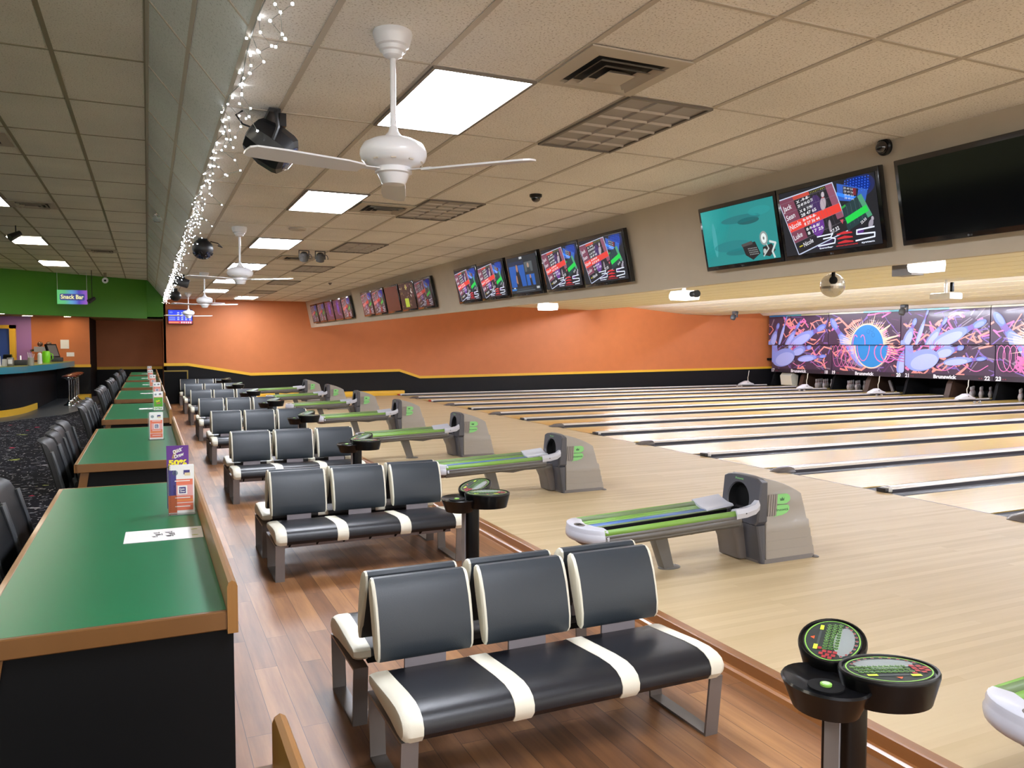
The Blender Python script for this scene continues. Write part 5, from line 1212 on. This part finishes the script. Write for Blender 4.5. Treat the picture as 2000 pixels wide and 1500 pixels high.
t = thing('security_camera', 'white round camera on the concourse ceiling in front of the green wall', 'security camera', (-1.05, 25.2, 3.8)); b = MB(); b.rbox((-.04, -.04, -.12), (.04, .04, 0), M_TBAR_L, .01); b.build('mount', t); b = MB(); b.tube([(0, .08, -.20), (0, -.08, -.22)], .08, M_WHITE, 20); b.tube([(0, -.081, -.22), (0, -.09, -.221)], .03, M_MATBLACK, 12); b.build('body', t)
t = thing('smoke_detector', 'pale round ceiling detector beside the third lit panel', 'detector', (1.75, 10.35, ZCEIL-.004)); b = MB(); b.lathe([(.11, 0), (.10, -.02), (.03, -.03)], (0, 0, 0), M_TBAR, 20); b.build('body', t)
t = thing('sprinkler', 'small clear fitting on the sloping ceiling above the icicle lights', 'fitting', (.16, 12.5, 3.58)); b = MB(); b.ball((0, 0, 0), .07, M_ACR, 12); b.build('body', t)
t = thing('sprinkler', 'tiny ceiling fitting above the last group of monitors', 'fitting', (3.95, 19.0, ZCEIL)); b = MB(); b.lathe([(.05, 0), (.03, -.03), (.02, -.05)], (0, 0, 0), M_STEEL, 10); b.build('body', t)

# icicle lights: wire, strands, bulbs
M_BULB = emat('icicle_bulb', '#eef4ff', 40.0)
t = thing('icicle_lights', 'long string of white icicle lights hanging from the ceiling edge', 'string lights', (.47, 2.6, 3.24))
rr = random.Random(4); wire = MB(); rest = MB(); bulbs = []
y = 0.0; mainw = [(0, 0, 0)]
while y < 24.6:
    n = rr.choice((2, 3, 4, 5)); x0 = rr.uniform(-.01, .05); p = [(x0, y, .0)]
    if y > 6: n = max(2, n-1)
    for i in range(n):
        p.append((x0+rr.uniform(-.03, .05)*(i+1)*.6, y+rr.uniform(-.03, .03), -.062*(i+1)+rr.uniform(-.012, .012)))
        bulbs.append(p[-1])
    wire.tube(p, .0016, mat('clear_wire', '#8f9088', .4), 4); mainw.append((x0, y, rr.uniform(-.004, 0))); bulbs.append((x0+rr.uniform(-.02, .02), y+.03, -.01))
    y += rr.uniform(.22, .34) if y < 6 else rr.uniform(.12, .20)
wire.tube(mainw, .003, mat('clear_wire', '#8f9088', .4), 4); wire.build('wire', t)
for i, c_ in enumerate(bulbs):
    r_ = .0062
    if i < 100: b = MB(); b.ball(c_, r_, M_BULB, 6, sc=(1, 1, 1.3)); b.build('bulb', t)
    else: rest.ico(c_, r_, M_BULB)
rest.build('bulb', t, smooth=0)['kind'] = 'stuff'

# ================================================================ snack bar
t = thing('hanging_sign', 'hanging Snack Bar sign fading from green through blue to violet', 'sign', (-1.88, 25.3, 3.105))
def grad_mat():
    m = bpy.data.materials.new('sign_rainbow'); m.use_nodes = True; nt = m.node_tree; b = nt.nodes['Principled BSDF']
    tc = nt.nodes.new('ShaderNodeTexCoord'); sp = nt.nodes.new('ShaderNodeSeparateXYZ'); nt.links.new(tc.outputs['Object'], sp.inputs[0])
    mr = nt.nodes.new('ShaderNodeMapRange'); mr.inputs[1].default_value = -.37; mr.inputs[2].default_value = .37; nt.links.new(sp.outputs[0], mr.inputs[0])
    rp = nt.nodes.new('ShaderNodeValToRGB'); e = rp.color_ramp.elements; e[0].color = (*rgb('#5fc878'), 1); e[1].color = (*rgb('#9a5ac8'), 1)
    for p, c_ in ((.25, '#5cc08a'), (.5, '#5aa0e0'), (.72, '#4a3cc0')): x = e.new(p); x.color = (*rgb(c_), 1)
    nt.links.new(mr.outputs[0], rp.inputs[0]); nt.links.new(rp.outputs[0], b.inputs['Base Color']); nt.links.new(rp.outputs[0], b.inputs['Emission Color']); b.inputs['Emission Strength'].default_value = .55; b.inputs['Roughness'].default_value = .4; return m
M_RAIN = grad_mat()
b = MB(); b.box((-.37, -.02, -.195), (.37, .02, .195), M_RAIN); d = Draw(b, (0, -.0205, 0), (1, 0, 0), (0, 0, 1), (0, -1, 0), eps=.002)
pts = []
for cx, cy, a in ((.27, .055, 0), (-.27, .055, PI/2), (-.27, -.055, PI), (.27, -.055, 1.5*PI)): pts += [(cx+.035*math.cos(a+i*PI/8), cy+.035*math.sin(a+i*PI/8)) for i in range(5)]
d.poly(pts, emat('sign_blue', '#23318f', .8), 1); d.text('Snack Bar', .002, -.050, .115, emat('sign_grey', '#8f8f58', .6), 2, center=True, wfit=.56, bold=.045); d.text('Snack Bar', 0, -.047, .115, emat('sign_cream', '#f3edb0', 1.0), 3, center=True, wfit=.56, bold=.02)
b.build('board', t, smooth=0)
for x in (-.36, .36): b = MB(); b.tube([(x, 0, .19), (x, 0, .69)], .006, M_WHITE, 6); b.build('hanger_wire', t)
M_TEAL = mat('counter_teal', '#1f8fa8', 0.35, coat=.3); M_CTOP = mat('counter_top', '#8f9a48', 0.3, coat=.3); M_CBODY = mat('counter_body', '#06070f', 0.6, spec=.25)
t = thing('snack_counter', 'curved snack bar counter with teal edge, black body and yellow kickboard', 'counter', (0, 0, ZC))
def smooth_path(p, n=5):
    out = []
    for i in range(len(p)-1):
        p0_, p1_, p2_, p3_ = [Vector(p[max(0, min(len(p)-1, j))]) for j in (i-1, i, i+1, i+2)]
        for k in range(n): u = k/n; out.append(tuple(.5*((2*p1_)+(-p0_+p2_)*u+(2*p0_-5*p1_+4*p2_-p3_)*u*u+(-p0_+3*p1_-3*p2_+p3_)*u**3)))
    return out+[tuple(p[-1])]
outer = smooth_path([(-6.5, 18.6), (-4.6, 18.7), (-3.3, 19.3), (-2.62, 20.6), (-2.3, 22.4), (-2.1, 24.4), (-1.98, 26.78)])
inner = [(-2.62, 26.78), (-2.8, 24.4), (-3.0, 22.5), (-3.5, 20.6), (-4.6, 19.7), (-6.5, 19.5)]
H = 1.11
b = MB(); b.prism(outer+inner, 'z', H-.16, H-.015, M_TEAL); b.build('counter_edge', t)
b = MB(); b.prism([(x-.005 if x > -4 else x, y) for x, y in outer]+inner, 'z', H-.015, H, M_CTOP); b.build('counter_top', t)
body = smooth_path([(-6.5, 19.8), (-4.6, 19.9), (-3.2, 20.05), (-2.72, 20.9), (-2.55, 22.4), (-2.5, 24.2), (-2.45, 26.78)])
b = MB(); b.prism(body+[(-2.9, 26.7), (-3.1, 24.4), (-3.3, 22.6), (-3.8, 21.0), (-6.5, 20.3)], 'z', 0, H-.16, M_CBODY); b.build('counter_body', t)
kick = [(x+.03, y-.03) for x, y in body[:22]]; b = MB(); b.prism(kick+[(x-.05, y+.06) for x, y in reversed(kick)], 'z', 0.004, .15, M_YELLOW); b.build('kickboard', t)
TZ = ZC+H
def small(name, label, cat, loc, parts, group=None):
    t = thing(name, label, cat, loc, group)
    for nm, fn in parts: b = MB(); fn(b); b.build(nm, t)
    return t
M_CUP = mat('foam_white', '#e6e6ea', .5); M_STAIN = mat('brushed_steel', '#8f8a86', .3, metal=.8); M_LIME = mat('lime_plastic', '#7ed321', .35); M_DGREY = mat('dark_grey_plastic', '#3a3b3e', .5)
small('cup_stack', 'tall stack of white foam cups at the near end of the snack counter', 'cups', (-2.96, 20.35, TZ), [('cups', lambda b: b.lathe([(.055, 0), (.05, .04), (.05, .22), (.035, .225)], (0, 0, 0), M_CUP, 14))], 'stacked white cups')
small('cup_stack', 'short stack of white foam cups between the tall stack and the napkin box', 'cups', (-2.88, 20.62, TZ), [('cups', lambda b: b.lathe([(.055, 0), (.048, .15), (.035, .155)], (0, 0, 0), M_CUP, 14))], 'stacked white cups')
small('napkin_box', 'grey metal napkin box on the snack counter', 'napkin box', (-2.75, 20.50, TZ), [('box', lambda b: b.rbox((-.06, -.07, 0), (.06, .07, .19), M_STAIN, .01)), ('napkins', lambda b: b.box((-.04, -.073, .05), (.04, -.068, .15), M_CUP))])
small('condiment_caddy', 'round black container with a lid behind the napkin box', 'container', (-2.95, 21.6, TZ), [('drum', lambda b: b.tube([(-.08, 0, .13), (.08, 0, .13)], .12, M_BLACK, 18)), ('stand', lambda b: b.box((-.05, -.05, 0), (.05, .05, .05), M_BLACK))])
small('condiment_tray', 'dark grey box with a small chrome top on the snack counter', 'box', (-2.68, 21.5, TZ), [('box', lambda b: b.rbox((-.13, -.1, 0), (.13, .1, .12), M_DGREY, .015)), ('pump', lambda b: b.tube([(0, 0, .12), (0, 0, .22)], .015, M_CHROME, 8))])
small('straw_jug', 'clear jug of white straws on the snack counter', 'jug', (-2.42, 21.0, TZ), [('jug', lambda b: b.lathe([(.06, 0), (.065, .18), (.055, .18), (.05, .01)], (0, 0, 0), mat('cloudy_glass', '#a8a696', .3), 16)), ('straws', lambda b: [b.tube([(.02*i-.04, 0, .1), (.03*i-.06, .01*i, .30-.01*i)], .006, M_CUP, 5) for i in range(5)])])
small('cup_stack', 'stack of white cups beside the lime green pitcher', 'cups', (-2.45, 22.9, TZ), [('cups', lambda b: b.lathe([(.05, 0), (.045, .22), (.05, .225), (.03, .27), (.01, .275)], (0, 0, 0), M_CUP, 14))], 'stacked white cups')
small('pitcher', 'lime green plastic pitcher on the snack counter', 'pitcher', (-2.45, 24.3, TZ), [('jug', lambda b: b.lathe([(.08, 0), (.10, .10), (.105, .20), (.09, .29), (.07, .31)], (0, 0, 0), M_LIME, 18)), ('handle', lambda b: b.tube([(.09, 0, .25), (.15, 0, .22), (.15, 0, .10), (.095, 0, .07)], .012, M_LIME, 6))])
small('till_screen', 'dark tilted till screen at the wall end of the snack counter', 'till', (-2.35, 25.8, TZ), [('screen', lambda b: b.rbox((-.22, -.03, .12), (.16, .03, .52), M_BLACK, .01, T=Matrix.Rotation(.9, 4, 'Z') @ Matrix.Rotation(-.35, 4, 'X'))), ('display', lambda b: b.box((-.18, -.034, .16), (.12, -.031, .48), mat('till_display', '#6f6660', .3), T=Matrix.Rotation(.9, 4, 'Z') @ Matrix.Rotation(-.35, 4, 'X'))), ('base', lambda b: b.rbox((-.12, -.1, 0), (.16, .12, .12), M_DGREY, .02))])
small('coffee_machine', 'grey steel coffee machine with glass pots on top behind the counter', 'coffee machine', (-2.70, 26.35, TZ), [('tower', lambda b: b.box((.0, -.15, 0), (.20, .15, .40), M_STAIN)), ('brew_head', lambda b: b.box((-.24, -.15, .27), (.0, .15, .42), M_STAIN)), ('warmer', lambda b: b.box((-.24, -.15, 0), (.0, .15, .03), M_DGREY)),
    ('pot', lambda b: b.ball((-.11, 0, .12), .075, mat('coffee_glass', '#5a3a28', .1, coat=1), 14)), ('pot', lambda b: b.ball((-.10, 0, .49), .075, MATS['coffee_glass'], 14)), ('pot', lambda b: b.ball((.12, 0, .49), .075, MATS['coffee_glass'], 14)), ('nozzle', lambda b: b.tube([(-.24, 0, .33), (-.34, -.05, .30)], .03, M_CHROME, 10))])
b = MB(); b.box((-.11, -.004, -.13), (.11, 0, .13), M_PAPER); o = b.build('wall_notice', smooth=0); o.location = (-2.22, 26.795, 1.80); tag(o, 'white paper notice on the orange wall behind the till', 'notice')
b = MB(); b.box((-.10, -.004, -.06), (.10, 0, .06), M_PAPER); o = b.build('wall_notice', smooth=0); o.location = (-2.08, 26.795, 1.50); tag(o, 'small white slip on the orange wall below the larger notice', 'notice')
def make_stool():
    t = thing('bar_stool', '', 'stool', group='chrome stools at the snack bar')
    b = MB(); b.lathe([(.14, 0), (.13, .02), (.08, .05), (.045, .10), (.03, .13)], (0, 0, 0), M_CHROME, 20); b.build('base', t)
    b = MB(); b.lathe([(.03, .12), (.03, .70)], (0, 0, 0), M_CHROME, 14); b.build('pole', t)
    b = MB(); b.lathe([(.06, .66), (.10, .70), (.17, .72), (.17, .745), (.15, .75)], (0, 0, 0), M_CHROME, 20); b.build('seat_ring', t)
    b = MB(); b.lathe([(.16, .745), (.165, .765), (.12, .785), (.01, .79)], (0, 0, 0), mat('stool_maroon', '#6e2f20', .3, coat=.4), 20); b.build('seat', t); return t
st0 = make_stool()
for i, y in enumerate((23.6, 24.35, 25.1, 25.8, 26.45)):
    lab = 'chrome pedestal stool with maroon seat, %s from the front at the snack bar' % ORD[i]
    if i == 0: st0.location = (-1.88, y, ZC+.006); st0['label'] = lab
    else: clone(st0, (-1.88, y, ZC+.006), lab)
# warm lamps under the snack bar bulkhead (real lights, one in each recessed fitting)
M_SNACK = emat('snack_downlight', '#ffe2b0', 60.0)
for x, y, r_, lab in ((-3.05, 26.0, .13, 'glowing round downlight over the purple wall in the snack bar'), (-2.1, 26.35, .09, 'glowing round downlight over the orange snack bar wall'), (-3.5, 24.6, .10, 'glowing round downlight over the snack counter')):
    t = thing('downlight', lab, 'lamp', (x, y, 2.6), 'snack bar downlights'); b = MB(); b.lathe([(r_+.02, 0), (r_+.02, -.008), (r_, -.008)], (0, 0, 0), M_WHITE, 20); b.build('rim', t); b = MB(); b.lathe([(r_-.005, -.009), (.01, -.010)], (0, 0, 0), M_SNACK, 20); b.build('bulb', t)
